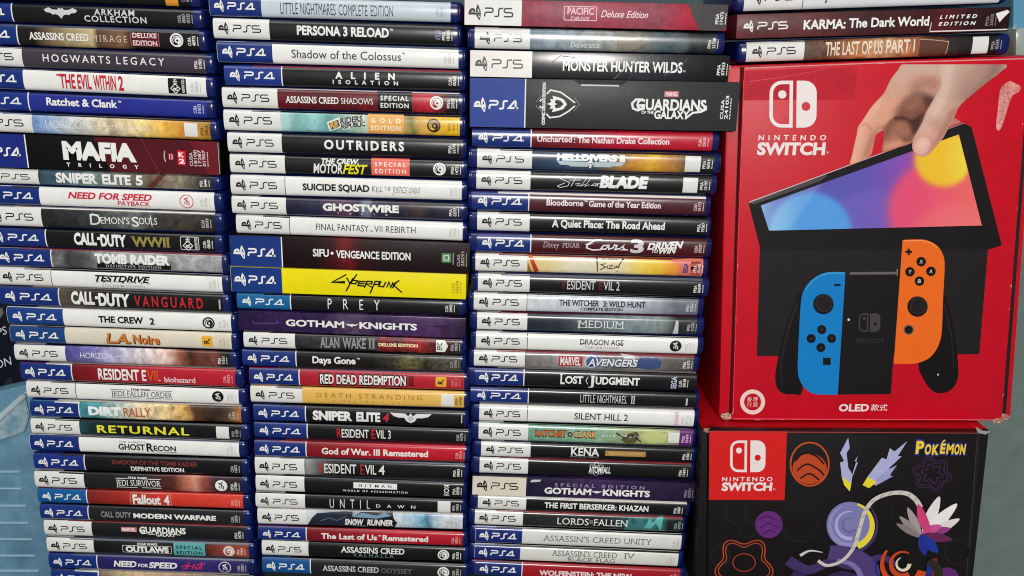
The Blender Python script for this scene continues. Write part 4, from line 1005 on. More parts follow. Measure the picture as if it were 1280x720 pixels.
 (587, 659, 872, 881, '5', W_, 'white case with small black title, grey subtitle and black disc emblem', [
   T('DRAGON AGE', 725, 779, .1, .29, BLK, b=.005), ('ln', [[(725, .02), (731, .02)], [(773, .02), (779, .02)]], .03, BLK), T('THE VEILGUARD', 731, 774, -.22, .13, (150, 150, 146), b=0, asp=1.2), ('ea', 844.5, BLK, W_, False), codes(855, 'PPSA', '03227', c=(202, 202, 196))], B_(papL=595)),
 (585, 656, 868, 876, '5', None, 'grey case with red block and slanted silver blue title', [
   ('poly', [(800, .44), (815, .3), (822, .38), (828, .1), (826, -.3), (812, -.42), (796, -.3)], (66, 82, 124)), ('poly', [(733, .1), (742, .46), (752, .4), (742, -.3), (734, -.4)], (74, 92, 136)), ('poly', [(775, .5), (792, .42), (798, .1), (786, .0)], (196, 196, 194)), ('r', 698.5, 728, -.3, .3, (178, 46, 52)), T('MARVEL', 700.5, 726, 0, .42, W_, b=.02),
   T('AVENGERS', 735, 798.5, -.05, .42, (40, 46, 70), b=.06, sh=.2), T('AVENGERS', 735, 797.5, -.03, .38, (224, 230, 238), b=.02, sh=.2, ly=.00042), ('fn', lambda s: s.put(Shape().ring(s.X(739), s.h * .5, .0052, .0044, 28, math.radians(20), math.radians(320)), 'title_lettering', (206, 214, 228), .00036)), codes(853, 'PPSA', '01572', c=W_)],
   B_(papL=592, stops=[(650, (110, 108, 108)), (690, (140, 136, 134)), (730, (166, 162, 160)), (770, (120, 116, 114)), (800, (150, 146, 144)), (830, (110, 104, 100)), (870, (72, 70, 70))], artkw=B_(mottle=.3))),
 (582, 654.5, 871, 873.5, '4', BLK, 'black case with decorative white title of two words and small blue side mark', [
   T('L', 700, 706, .03, .5, W_, b=.02, se=True), T('OST', 706.5, 729, .0, .36, W_, b=.03, se=True), ('ln', [[(735, .2), (732.5, 0), (735, -.22)]], .05, (200, 200, 200)), T('J', 736, 744, -.02, .5, W_, b=.02, se=True), T('UDGMENT', 744, 800, .0, .36, W_, b=.03, se=True), ('fn', lambda s: s.put(Shape().text('SEGA', s.h * .15, s.h * .85, s.X(843), .0040, b=.03, rot=1), 'publisher_emblem', (190, 196, 222), .0003)), codes(848, 'CUSA', '20158', c=W_)], B_(papL=593, tabc=(34, 46, 128))),
 (586, 660, 870, 876, '4', BLK, 'black case with thin tall white hand drawn capitals', [
   T('LITTLE', 725.5, 744, .0, .46, (222, 222, 218), b=-.008, jit=.012), T('NIGHTMARES.', 747, 784, .0, .46, (222, 222, 218), b=-.008, jit=.012), T('II', 789, 794, .0, .46, (222, 222, 218), b=0, se=True), ('ln', [[(859, -.25), (859, .2)]], .1, GR, 'catalogue_code')], B_(papL=588, tabc=(34, 48, 134))),
 (588, 659, 868, 876, '5', W_, 'white case with dark capitals and faint pink vertical word near its end', [
   T('SILENT HILL 2', 718, 785, .0, .36, (40, 40, 42), b=.008), ('fn', lambda s: s.put(Shape().text('KONAMI', s.h * .14, s.h * .92, s.X(846), .0024, b=.0, rot=1), 'publisher_emblem', (222, 110, 140), .0003)), codes(851, 'PPSA', '10112', c=(204, 204, 198))], B_(papL=599)),
 (587, 660, 866, 872, '5', None, 'mint green case with orange dark outlined title, purple at its end', [
   ('r', 849.5, 866, -.5, .5, (104, 44, 112)), T('RATCHET', 668.5, 708, .03, .32, (50, 24, 12), b=.07), T('CLANK', 717, 745.5, .03, .32, (50, 24, 12), b=.07), T('RATCHET', 669, 707.5, .04, .27, (206, 112, 56), b=.03, ly=.00042), T('CLANK', 717.5, 745, .04, .27, (222, 170, 100), b=.03, ly=.00042), ('fn', lambda s: s.put(Shape().ring(s.X(712.5), s.h * .52, .0021, .0011, 18), 'title_lettering', (60, 50, 44), .0003)), T('RIFT APART', 753, 800, .0, .12, W_, asp=1.2, b=.01),
   ('poly', [(776, -.2), (786, .2), (796, .3), (800, .0), (794, -.4), (784, -.45)], (96, 88, 60)), ('poly', [(800, .1), (818, .35), (834, .2), (832, -.3), (812, -.4)], (196, 200, 130)), ('ln', [[(770, .2), (780, -.1), (790, .1), (802, -.3)]], .08, (52, 50, 40), 'picture_patch'), ('sq', 835, 849, .02), codes(851, 'PPSA', '01474', c=(226, 200, 230))],
   B_(papL=598, stops=[(655, (110, 160, 136)), (700, (126, 170, 144)), (750, (140, 178, 150)), (780, (150, 166, 120)), (810, (178, 190, 130)), (835, (170, 176, 130)), (868, (110, 60, 110))], artkw=B_(mottle=.2))),
 (590, 663, 866, 872, '5', BLK, 'black case with short white brushed title and golden strip', [
   T('KENA', 713.5, 749, .06, .46, W_, b=.015, jit=.015), T('BRIDGE OF SPIRITS', 713, 748.5, -.28, .1, (150, 150, 146), b=0), ('r', 756.5, 807, -.15, .2, (176, 134, 72), 0, 'edition_banner'), T('DELUXE EDITION', 761, 802, .025, .13, (214, 186, 130), b=.01, asp=1.2, ly=.0004), codes(852, 'PPSA', '01801', c=W_)], B_(papL=601)),
 (588, 660, 864, 870, '5', BLK, 'black case with tiny white title inside crossed orbit rings', [
   ('fn', lambda s: [s.put(Shape().stroke([(s.X(745.5) + .0062 * math.cos(a) * math.cos(r) - .0024 * math.sin(a) * math.sin(r), s.h * .5 + .0062 * math.cos(a) * math.sin(r) + .0024 * math.sin(a) * math.cos(r)) for a in [i * math.pi / 14 for i in range(28)]], .0004, closed=True), 'title_emblem', (196, 196, 192), .0003 + .00003 * q) for q, r in enumerate((1.57, .6, -.6))]),
   T('ATOMFALL', 736, 763.5, -.02, .34, W_, b=.02, ly=.00045), codes(848, 'PPSA', '19491', c=W_)], B_(papL=599)),
 (590, 657.5, 870, 870.5, '5', None, 'dark purple slipcase with cream tab and bat between two wide white words', [
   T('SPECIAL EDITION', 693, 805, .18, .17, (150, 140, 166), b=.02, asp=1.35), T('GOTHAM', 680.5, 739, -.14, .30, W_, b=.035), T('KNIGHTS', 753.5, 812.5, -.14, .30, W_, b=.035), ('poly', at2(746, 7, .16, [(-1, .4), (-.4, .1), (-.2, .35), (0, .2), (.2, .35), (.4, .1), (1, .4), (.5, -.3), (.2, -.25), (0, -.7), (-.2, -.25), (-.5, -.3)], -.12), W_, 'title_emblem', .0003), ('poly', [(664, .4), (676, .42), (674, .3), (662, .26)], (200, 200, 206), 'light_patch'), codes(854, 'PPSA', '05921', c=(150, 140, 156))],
   B_(slip=True, fin='film', tabc=(224, 214, 196), stops=[(650, (34, 26, 54)), (700, (44, 34, 66)), (740, (62, 44, 84)), (790, (48, 34, 70)), (840, (44, 32, 64)), (870, (36, 28, 52))], artkw=B_(mottle=.5), line=False)),
 (587, 657.5, 858, 864, '5', BLK, 'black case with heavy white capitals just below the purple slipcase', [
   T('THE FIRST BERSERKER: KHAZAN', 680.5, 810.5, .0, .33, W_, b=.025), codes(841, 'PPSA', '20487', c=W_)], B_(papL=597)),
 (585, 653.5, 853, 859, '5', None, 'dark case with white serif title and turquoise painted figures at one side', [
   T('LORDS', 696, 736, .0, .38, W_, se=True, b=0), T('OF', 737, 741, .08, .1, GR, b=0), T('THE', 736.5, 741.5, -.04, .1, GR, b=0), T('FALLEN', 742, 785, .0, .38, W_, se=True, b=0), ('poly', [(781, -.5), (784, .2), (788, .5), (790, -.1), (796, .1), (802, .5), (806, .0), (799, -.46)], (60, 120, 120)), ('poly', [(806, -.2), (812, .4), (816, .1), (822, .46), (829, .5), (827, -.45), (820, .1), (814, -.3)], (96, 176, 172)), codes(842, 'PPSA', '09903', c=(150, 170, 168))],
   B_(papL=593, stops=[(650, (40, 40, 40)), (700, (48, 46, 46)), (760, (34, 34, 36)), (785, (40, 84, 86)), (800, (64, 120, 118)), (826, (58, 110, 108)), (836, (32, 40, 42)), (858, (28, 34, 36))], artkw=B_(mottle=.6, scale=60))),
 (586, 652.5, 852, 858, '4', (222, 222, 216), 'white case with one line of thin grey serif capitals', [
   T("ASSASSIN'S CREED UNITY", 679, 815, -.0, .32, (84, 84, 84), se=True, b=-.012), codes(840, 'CUSA', '00663', c=(198, 198, 190))], B_(papL=594, tabc=(34, 46, 130))),
 (585, 650, 848, 856, '4', (220, 220, 212), 'white case with two lines of grey serif capitals', [
   T("ASSASSIN'S CREED", 689.5, 771, .16, .32, (88, 86, 84), se=True, b=-.01), T('IV', 780, 793.5, .16, .32, (88, 86, 84), se=True, b=-.01), T('BLACK FLAG', 709.5, 769, -.22, .27, (88, 86, 84), se=True, b=-.01), codes(832, 'CUSA', '00009', c=(200, 198, 188))], B_(papL=593, tabc=(34, 46, 130))),
 (586, 652, 850, 858, '4', (160, 26, 40), 'deep red case at the bottom, half cut off, bold white capitals', [
   T('WOLFENSTEIN: THE NEW', 674, 790, -.08, .30, (240, 214, 214), b=.04), codes(836, 'CUSA', '00324', c=(230, 160, 160))], B_(papL=594, tabc=(34, 46, 126))),
])
# ------------------------------------------------------------------ the two big console boxes
def panel_shape(fn):
    return fn

class Face:
    """flat print on a front plane y = Y; positions given where they sit on the box front"""
    def __init__(s, parent, Y, fin='card'):
        s.parent, s.Y, s.fin = parent, Y, fin
        s.o = parent.location
    def p(s, x, y):
        q = at(x, y, s.Y)
        return (q.x - s.o.x, q.z - s.o.z)
    def P(s, *pts):
        return [s.p(*q) for q in pts]
    def mm(s, px):                       # length of px picture pixels on this plane, near the box
        return px * (at(1060, 330, s.Y) - at(1061, 330, s.Y)).length
    def add(s, sh, name, color, layer, var=.03, parent=None, fin=None):
        m = color if not isinstance(color, tuple) else flat(color, fin or s.fin, var)
        return lay(sh, name, m, parent or s.parent, -(s.Y - s.o.y) + layer)

def prism(name, corners, Y0, Y1, mat, parent, bevel=.0012):
    """a box whose front is the quadrilateral corners (TL, TR, BR, BL) on plane Y0, running back to Y1"""
    o = parent.location
    bm = bmesh.new()
    vs = []
    for Y in (Y0, Y1):
        for (x, y) in corners:
            q = at(x, y, Y0)
            vs.append(bm.verts.new((q.x - o.x, Y - o.y, q.z - o.z)))
    a, b = vs[:4], vs[4:]
    bm.faces.new(a); bm.faces.new(b[::-1])
    for i in range(4):
        j = (i + 1) % 4
        bm.faces.new((a[j], a[i], b[i], b[j]))
    bmesh.ops.recalc_face_normals(bm, faces=bm.faces[:])
    bmesh.ops.bevel(bm, geom=bm.edges[:], offset=bevel, segments=2, affect='EDGES', profile=.6)
    me = bpy.data.meshes.new(name)
    bm.to_mesh(me)
    bm.free()
    return link(name, me, mat, parent, smooth=True)

def blur(a, s):
    if s <= 0:
        return a
    n = int(3 * s) + 1
    k = np.exp(-.5 * (np.arange(-n, n + 1) / s) ** 2)
    k /= k.sum()
    p = np.pad(a, ((n, n), (n, n)), mode='edge')
    p = np.apply_along_axis(lambda r: np.convolve(r, k, 'valid'), 0, p)
    return np.apply_along_axis(lambda r: np.convolve(r, k, 'valid'), 1, p)

def inside(X, Y, pts):
    r = np.zeros(X.shape, bool)
    n = len(pts)
    for i in range(n):
        x1, y1 = pts[i]; x2, y2 = pts[(i + 1) % n]
        if y1 == y2:
            continue
        c = ((y1 > Y) != (y2 > Y)) & (X < (x2 - x1) * (Y - y1) / (y2 - y1) + x1)
        r ^= c
    return r

def smooth_loop(pts, k=6):
    """a closed Catmull-Rom curve through the points"""
    out = []
    n = len(pts)
    for i in range(n):
        p0, p1, p2, p3 = (np.array(pts[(i + d) % n], float) for d in (-1, 0, 1, 2))
        for t in np.linspace(0, 1, k, endpoint=False):
            out.append(tuple(.5 * (2 * p1 + (p2 - p0) * t + (2 * p0 - 5 * p1 + 4 * p2 - p3) * t * t + (3 * p1 - p0 - 3 * p2 + p3) * t ** 3)))
    return out

def smooth_open(pts, k=6):
    q = [pts[0]] + list(pts) + [pts[-1]]
    out = []
    for i in range(1, len(q) - 2):
        p0, p1, p2, p3 = (np.array(q[i + d], float) for d in (-1, 0, 1, 2))
        for t in np.linspace(0, 1, k, endpoint=False):
            out.append(tuple(.5 * (2 * p1 + (p2 - p0) * t + (2 * p0 - 5 * p1 + 4 * p2 - p3) * t * t + (3 * p1 - p0 - 3 * p2 + p3) * t ** 3)))
    return out + [tuple(pts[-1])]

def printed(face, name, x0, y0, x1, y1, res, paint, layer):
    """a halftone-like printed picture: a fine grid of faces, coloured point by point"""
    nx, ny = int((x1 - x0) * res), int((y1 - y0) * res)
    xs = np.linspace(x0, x1, nx)
    ys = np.linspace(y0, y1, ny)
    X, Y = np.meshgrid(xs, ys)
    rgb, alpha = paint(X, Y, res)
    # plane coordinates for the whole grid
    dY = FWD.y * FPX + UPV.y * (360 - Y)
    dZ = FWD.z * FPX + UPV.z * (360 - Y)
    t = (face.Y - CAM.y) / dY
    PX = CAM.x + (X - 640) * t - face.o.x
    PZ = CAM.z + dZ * t - face.o.z
    keep = alpha > .42
    idx = -np.ones(X.shape, int)
    cell = keep[:-1, :-1] & keep[1:, :-1] & keep[:-1, 1:] & keep[1:, 1:]
    use = np.zeros(X.shape, bool)
    use[:-1, :-1] |= cell; use[1:, :-1] |= cell; use[:-1, 1:] |= cell; use[1:, 1:] |= cell
    idx[use] = np.arange(use.sum())
    V = np.stack([PX[use], np.full(use.sum(), (face.Y - face.o.y) - layer), PZ[use]], 1)
    j, i = np.nonzero(cell)
    F = np.stack([idx[j, i], idx[j + 1, i], idx[j + 1, i + 1], idx[j, i + 1]], 1)
    me = bpy.data.meshes.new(name)
    me.from_pydata(V.tolist(), [], F.tolist())
    c = np.clip(rgb[use], 0, 255) / 255
    c = np.where(c <= .04045, c / 12.92, ((c + .055) / 1.055) ** 2.4)
    at_ = me.color_attributes.new('Col', 'FLOAT_COLOR', 'POINT')
    at_.data.foreach_set('color', np.concatenate([c, np.ones((len(c), 1))], 1).ravel())
    return link(name, me, vcol_mat(), face.parent)

RD = (198, 18, 40)

# ---------- red box
B1Y = 0.0
o1 = at(1080, 525, B1Y)
box1 = empty('console_box', (o1.x, B1Y, o1.z), 'red box printed with a hand lifting a tablet screen, torn lower corners', 'box')
redc = flat(RD, 'card', .07)
prism('box_body', [(909, 82.4), (1297, 69.2), (1263.5, 524.5), (898.5, 522)], .0062, .1, redc, box1, .0022)
prism('front_panel', [(930, 84), (1287, 72), (1252.5, 526), (915, 525.5)], 0.0, .006, redc, box1, .0008)
prism('panel_gap', [(925, 83.5), (1291, 72.5), (1257, 523.5), (911, 523)], .0060, .0064, flat((36, 4, 8), 'matte', .05), box1, .0001)
f1 = Face(box1, 0.0)
PKW = (238, 226, 222)

def switch_logo(f, xl0, xl1, xr0, xr1, y0, y1, th, ld, rd, sk, col, holec, layer, name='brand_logo', parent=None):
    """two rounded halves: outline with a dot on the left, solid with a hole on the right"""
    def half(x0, x1, y0, y1, r, left):
        P = []
        if left:
            for cx, cy, a0 in ((x0 + r, y0 + r, 270), (x0 + r, y1 - r, 180)):
                for k in range(7):
                    a = math.radians(a0 - 15 * k)
                    P.append((cx + r * math.cos(a), cy + r * math.sin(a)))
            P += [(x1, y1), (x1, y0)]
        else:
            P += [(x0, y0), (x0, y1)]
            for cx, cy, a0 in ((x1 - r, y1 - r, 90), (x1 - r, y0 + r, 0)):
                for k in range(7):
                    a = math.radians(a0 - 15 * k)
                    P.append((cx + r * math.cos(a), cy + r * math.sin(a)))
        return [f.p(x + sk * (y - y0), y) for x, y in P]
    def circ(c, r):
        return [f.p(c[0] + r * math.cos(i * math.pi / 10), c[1] + r * math.sin(i * math.pi / 10)) for i in range(20)]
    r = (y1 - y0) * .26
    sh = Shape()
    sh.poly(half(xl0, xl1, y0, y1, r, True), [half(xl0 + th, xl1 - th, y0 + th, y1 - th, r - th, True)])
    sh.poly(circ(*ld))
    sh.poly(half(xr0, xr1, y0, y1, r, False), [circ(*rd)])
    f.add(sh, name, col, layer, parent=parent)

def ftext(f, body, x0, x1, y, cap, col, layer, name='lettering', **kw):
    a, b = f.p(x0, y), f.p(x1, y)
    ly = f.p((x0 + x1) / 2, y - cap / 2)[1] - f.p((x0 + x1) / 2, y + cap / 2)[1]
    f.add(Shape().text(body, a[0], b[0], (a[1] + b[1]) / 2, ly, **kw), name, col, layer)

# clear tape over the upper left of the panel, seen as a duller strip with a wrinkle
f1.add(Shape().poly(f1.P((931, 88), (1072, 84), (1068, 124), (929.5, 125.5))), 'clear_tape', (188, 26, 46), .00012, .12)
f1.add(Shape().stroke(f1.P((936, 102), (975, 97), (1035, 86)), f1.mm(.9), f1.mm(.3)), 'tape_wrinkle', (222, 84, 96), .0002)
switch_logo(f1, 962, 991.3, 995.8, 1021, 100.8, 159.5, 4.4, ((977.7, 118), 5.2), ((1007.3, 133), 5.6), -.012, PKW, RD, .00024)
ftext(f1, 'NINTENDO', 948, 1032.5, 172, 6.2, PKW, .00024, b=.02, asp=1.1)
ftext(f1, 'SWITCH', 946.5, 1031.5, 186, 14, PKW, .00024, b=.04)
ftext(f1, 'TM', 1032.5, 1036, 190.5, 2, PKW, .00024)

# the dock and the tablet
TAB = [(935.6, 253.4), (1205, 154.2), (1214.4, 159), (1252, 306.5), (1237, 311.5), (950.5, 312)]
SCR = [(951, 256.8), (1198.3, 168), (1227.2, 281.8), (961.2, 288.2)]
f1.add(Shape().poly(f1.P((950.3, 290), (1237, 288), (1224, 442.5), (1100, 444.5), (946, 445))), 'dock_picture', (36, 33, 35), .00014, .06)
f1.add(Shape().poly(f1.P(*TAB), [f1.P(*SCR)]), 'tablet_bezel', (27, 24, 26), .00022, .05)
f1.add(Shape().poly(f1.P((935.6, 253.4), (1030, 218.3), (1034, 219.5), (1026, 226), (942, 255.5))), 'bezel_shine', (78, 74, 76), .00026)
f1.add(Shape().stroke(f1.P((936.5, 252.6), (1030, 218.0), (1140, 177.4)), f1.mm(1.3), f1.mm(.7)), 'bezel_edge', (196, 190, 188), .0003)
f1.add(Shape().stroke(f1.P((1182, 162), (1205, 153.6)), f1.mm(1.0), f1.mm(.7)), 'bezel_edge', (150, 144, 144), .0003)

def paint_screen(X, Y, res):
    def mixc(a, b, t): return a + (np.array(b, float) - a) * t[..., None]
    u = np.clip((X - 951) / 276, 0, 1)
    rgb = np.zeros(X.shape + (3,)) + np.array((92, 86, 176.))
    rgb = mixc(rgb, (150, 74, 170), np.clip((u - .42) / .28, 0, 1) ** 1.3)
    rgb = mixc(rgb, (226, 74, 116), np.clip((u - .66) / .2, 0, 1))
    disc = lambda cx, cy, r, s: 1 / (1 + np.exp((np.hypot(X - cx, Y - cy) - r) / s))
    rgb = mixc(rgb, (126, 104, 190), disc(1096, 312, 74, 2.) * .45)
    k = disc(1013, 292, 52, 2.0)
    rgb = mixc(rgb, (84, 158, 226), k * .95)
    rgb = mixc(rgb, (150, 206, 236), k * np.clip((1000 - X) / 46, 0, 1) * .9)
    rgb = mixc(rgb, (122, 186, 230), np.clip((985 - X) / 36, 0, 1) * (1 - k) * .9)
    k = disc(1172, 264, 62, 3.0)
    rgb = mixc(rgb, (232, 78, 112), k * .95)
    rgb = mixc(rgb, (236, 112, 96), k * np.clip((X - 1150) / 70, 0, 1) * .8)
    k2 = disc(1192, 318, 62, 4)
    rgb = mixc(rgb, (240, 120, 120), k2 * .55)
    k = disc(1178, 198, 35, 1.8)
    rgb = mixc(rgb, (238, 190, 44), k)
    rgb = mixc(rgb, (240, 212, 70), k * np.clip((X - 1176) / 30, 0, 1))
    gl = 1 / (1 + np.exp((X - (1034 - (Y - 220) * .74)) / 1.2))  # diagonal glare, painted into the left of the screen picture
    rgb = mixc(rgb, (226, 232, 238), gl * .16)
    rgb += rng.normal(0, 2, X.shape)[..., None]
    return rgb, inside(X, Y, [(949, 256), (1199.5, 166.5), (1229, 283), (960, 289.5)]).astype(float)
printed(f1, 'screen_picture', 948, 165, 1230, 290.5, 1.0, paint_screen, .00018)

H_ = lambda *q: [(1050 + a / 5.54, 80 + b / 5.54) for a, b in q]
HAND = {
 'index': H_((455, -2), (400, 40), (345, 110), (300, 200), (240, 265), (200, 315), (155, 385), (122, 432), (112, 490), (95, 560), (78, 640), (66, 700), (140, 672), (205, 640), (226, 590), (246, 500), (266, 478), (330, 440), (390, 360), (520, 300), (700, 200), (720, -2)),
 'mid': H_((300, 440), (375, 365), (480, 330), (620, 320), (600, 420), (540, 500), (500, 545), (400, 580), (290, 612), (296, 540), (300, 470)),
 'shade': H_((480, 215), (550, 195), (650, 228), (690, 210), (640, 300), (595, 350), (560, 430), (505, 510), (490, 460), (440, 385), (375, 352), (400, 300)),
 'midtop': H_((310, 450), (370, 372), (440, 372), (490, 440), (500, 520), (430, 520), (380, 450), (330, 500), (305, 520)),
 'thumb': H_((690, -2), (1132, -2), (1100, 66), (1040, 112), (940, 192), (872, 250), (822, 302), (792, 370), (752, 440), (722, 500), (690, 542), (640, 600), (600, 636), (560, 645), (512, 612), (497, 580), (502, 535), (532, 470), (570, 400), (592, 340), (642, 250), (690, 168), (702, 100)),
 'stub': H_((760, 392), (800, 372), (842, 405), (745, 442)),
 'nail': H_((508, 590), (520, 540), (548, 505), (590, 500), (622, 520), (628, 560), (600, 610), (560, 630), (525, 622)),
 'wristdark': H_((900, 260), (830, 290), (880, 190), (980, 110), (1040, -2), (1140, -2), (1060, 130)),
}
def paint_hand(X, Y, res):
    R = np.array(RD, float)
    rgb = np.zeros(X.shape + (3,)) + R
    A = np.zeros(X.shape)
    def over(pts, col, soft=.7, k=1.0, clip=None, solid=True):
        nonlocal rgb, A
        m = blur(inside(X, Y, pts).astype(float), soft * res) * k
        if clip is not None:
            m = m * clip
        rgb = rgb + (np.array(col, float) - rgb) * m[..., None]
        if solid:
            A = np.maximum(A, m)
        return m
    sm = smooth_loop
    over(H_((420, -2), (720, -2), (700, 200), (640, 330), (560, 430), (520, 520), (420, 480), (300, 420), (330, 160)), (120, 78, 66), .8)
    ix = over(sm(HAND['index']), (222, 174, 152), .6)
    over(H_((300, 210), (240, 270), (130, 430), (100, 560), (70, 690), (110, 690), (140, 560), (170, 440), (270, 300)), (238, 196, 172), 3.0, .8, ix, False)
    over(H_((260, 470), (230, 560), (200, 640), (150, 670), (190, 560), (220, 470), (330, 410), (400, 350), (470, 240), (560, 180), (600, 330), (400, 450)), (168, 114, 94), 3.2, .8, ix, False)
    over(H_((120, 440), (170, 420), (215, 455), (240, 470), (215, 440), (175, 405)), (176, 122, 102), 1.2, .5, ix, False)
    over(H_((440, -2), (380, 60), (330, 150), (420, 130), (520, 60), (700, 80), (720, -2)), (214, 188, 176), 4.5, .9, ix, False)
    over(H_((520, 110), (600, 90), (690, 100), (680, 190), (600, 170), (500, 200), (470, 170)), (168, 118, 104), 4.0, .7, ix, False)
    md = over(sm(HAND['mid']), (176, 124, 102), .8)
    over(H_((300, 560), (300, 610), (490, 545), (440, 520), (380, 530)), (224, 172, 146), 3.0, .9, md, False)
    over(sm(HAND['midtop']), (120, 80, 66), 2.6, .8, md, False)
    over(H_((330, 440), (400, 392), (450, 420), (400, 470), (340, 490)), (170, 122, 104), 3.0, .7, md, False)
    sd = np.ones(X.shape)
    over(sm(HAND['shade']), (132, 90, 75), 4.0, .95, sd, False)
    over(H_((470, 240), (540, 215), (600, 240), (560, 300), (500, 330), (440, 320)), (166, 118, 98), 3.6, .8, sd, False)
    over(H_((560, 212), (610, 218), (655, 240), (640, 290), (605, 300), (575, 250)), (84, 52, 46), 3.0, .85, sd, False)
    over(H_((480, 400), (505, 490), (540, 460), (565, 390), (590, 330), (540, 360)), (76, 44, 40), 2.0, .9, sd, False)
    over(H_((372, 366), (440, 362), (500, 390), (505, 420), (440, 386), (372, 384)), (78, 48, 42), 1.1, .85, sd, False)
    over(H_((390, 400), (450, 400), (484, 450), (480, 510), (420, 500), (370, 470)), (172, 124, 102), 2.2, .85, sd, False)
    over(H_((420, 530), (470, 515), (495, 530), (440, 545)), (116, 76, 64), 1.2, .6, sd, False)
    over(HAND['stub'], (198, 132, 120), .8)
    th = over(sm(HAND['thumb']), (208, 178, 164), .5)
    over(H_((690, 0), (800, 0), (760, 180), (690, 330), (600, 480), (540, 520), (600, 360), (690, 180)), (228, 208, 196), 4.0, .85, th, False)
    over(HAND['wristdark'], (140, 106, 98), 5.0, .9, th, False)
    over(H_((860, 60), (960, 0), (1060, 0), (960, 130), (840, 260), (770, 330), (800, 200)), (176, 140, 128), 6.0, .7, th, False)
    over(H_((830, 290), (790, 370), (720, 500), (640, 600), (600, 640), (620, 560), (700, 440), (760, 320)), (176, 124, 112), 2.6, .8, th, False)
    over(H_((600, 370), (720, 390), (700, 450), (640, 440), (590, 420)), (196, 150, 136), 4.0, .6, th, False)
    over(H_((500, 560), (530, 480), (560, 440), (690, 470), (640, 600), (560, 642)), (222, 172, 156), 3.0, .5, th, False)
    nl = over(sm(HAND['nail']), (228, 188, 174), .6, 1, th, False)
    over(H_((545, 520), (600, 515), (600, 560), (560, 600), (530, 590)), (238, 206, 194), 2.0, .7, nl, False)
    rim = np.abs(blur(inside(X, Y, sm(HAND['nail'])).astype(float), .8 * res) - .5) < .28
    rgb = rgb + (np.array((176, 128, 116.)) - rgb) * (blur(rim.astype(float), .4 * res) * .3)[..., None]
    wm = np.clip(A, 0, 1)[..., None]
    rgb = rgb * (1 - wm) + wm * (np.clip(rgb, 0, 255) / 255) ** 1.12 * 255 * np.array((1.0, .955, .925))
    g = blur(rng.normal(0, 1, X.shape), .8) * 9
    rgb = rgb + (g * A)[..., None] * np.array((1, .9, .85))
    tape = (Y < 124 - (X - 1050) * .012)
    rgb = np.where(tape[..., None] & (A > .1)[..., None], rgb * .88 + np.array((180, 178, 176)) * .10, rgb)
    return rgb, A
printed(f1, 'hand_picture', 1058, 80.5, 1258, 209, 1.7, paint_hand, .00036)

# scuffed patch where a sticker tore the print
scuff = smooth_loop([(1000 + 262, 101.5), (1268, 104), (1275, 108), (1273, 115), (1265, 120), (1258, 139), (1251, 160), (1247, 163), (1244.5, 157), (1247, 135), (1249, 115), (1254, 106)], 4)
f1.add(Shape().poly(f1.P(*scuff)), 'torn_print', art([(-.1, (206, 132, 124)), (.0, (226, 160, 148)), (.1, (206, 120, 116)), (.2, (232, 176, 162))], 'matte', warp=.6, scale=120, mottle=.4), .00042)

# grip with two controllers
GRIPL = [(1001, 366), (990, 385), (979, 420), (971, 455), (969, 474), (972, 486), (980, 492), (992, 492.5), (1003, 487), (1003, 420)]
GRIPR = [(1176, 366), (1187, 388), (1194, 425), (1197.5, 455), (1197, 473), (1190, 486), (1177, 491.5), (1165, 488), (1155, 475), (1148, 455), (1160, 430)]
f1.add(Shape().poly(f1.P(*smooth_loop(GRIPL, 4))), 'grip_picture', (22, 19, 21), .00022, .06)
f1.add(Shape().poly(f1.P(*smooth_loop(GRIPR, 4))), 'grip_picture', (22, 19, 21), .00022, .06)
f1.add(Shape().stroke(f1.P((996, 378), (984, 415), (976, 455), (977, 480)), f1.mm(4), f1.mm(1)), 'grip_shine', (40, 36, 38), .00026)
f1.add(Shape().stroke(f1.P((1180, 380), (1189, 420), (1192, 460)), f1.mm(3), f1.mm(1)), 'grip_shine', (40, 36, 38), .00026)
f1.add(Shape().poly(f1.P((1056.6, 341), (1124, 339), (1113.5, 492.5), (1047, 493))), 'grip_bridge', (27, 24, 26), .00026, .05)
f1.add(Shape().stroke(f1.P((1062, 341.6), (1120, 341.2)), f1.mm(3.4)), 'bridge_bar', (104, 98, 98), .0003)
f1.add(Shape().stroke(f1.P((1121.5, 336), (1121, 344)), f1.mm(1.6)), 'bridge_bar', (150, 120, 84), .00034)
JL = [(1056.6, 340), (1036, 340), (1024, 343.5), (1013, 351), (1005, 362), (1001, 378), (998.5, 420), (997, 460), (1000, 476), (1008, 487), (1020, 492.5), (1047, 493.3)]
JR = [(1128, 299.8), (1152, 299.2), (1164, 302.5), (1173, 309), (1179, 320), (1180.5, 334), (1178.5, 375), (1177, 413), (1173, 431), (1164, 445), (1152, 452), (1139, 454.6), (1117, 454.3)]
f1.add(Shape().poly(f1.P(*(smooth_open(JL, 5) + [(1047, 493.3)]))), 'controller_picture', (18, 126, 196), .0003)
f1.add(Shape().poly(f1.P(*smooth_open(JR, 5))), 'controller_picture', (238, 108, 34), .0003)
f1.add(Shape().stroke(f1.P((1055, 341.2), (1036, 341.2), (1024, 344.6), (1014, 352), (1006, 363)), f1.mm(1.2), f1.mm(.5)), 'controller_edge', (92, 176, 226), .00034)
f1.add(Shape().stroke(f1.P((1129.3, 301), (1152, 300.6), (1164, 303.8), (1172, 310)), f1.mm(1.3), f1.mm(.6)), 'controller_edge', (246, 158, 96), .00034)
def fdisc(x, y, r, n=26): return [f1.p(x + r * math.cos(2 * math.pi * i / n), y + r * math.sin(2 * math.pi * i / n)) for i in range(n)]
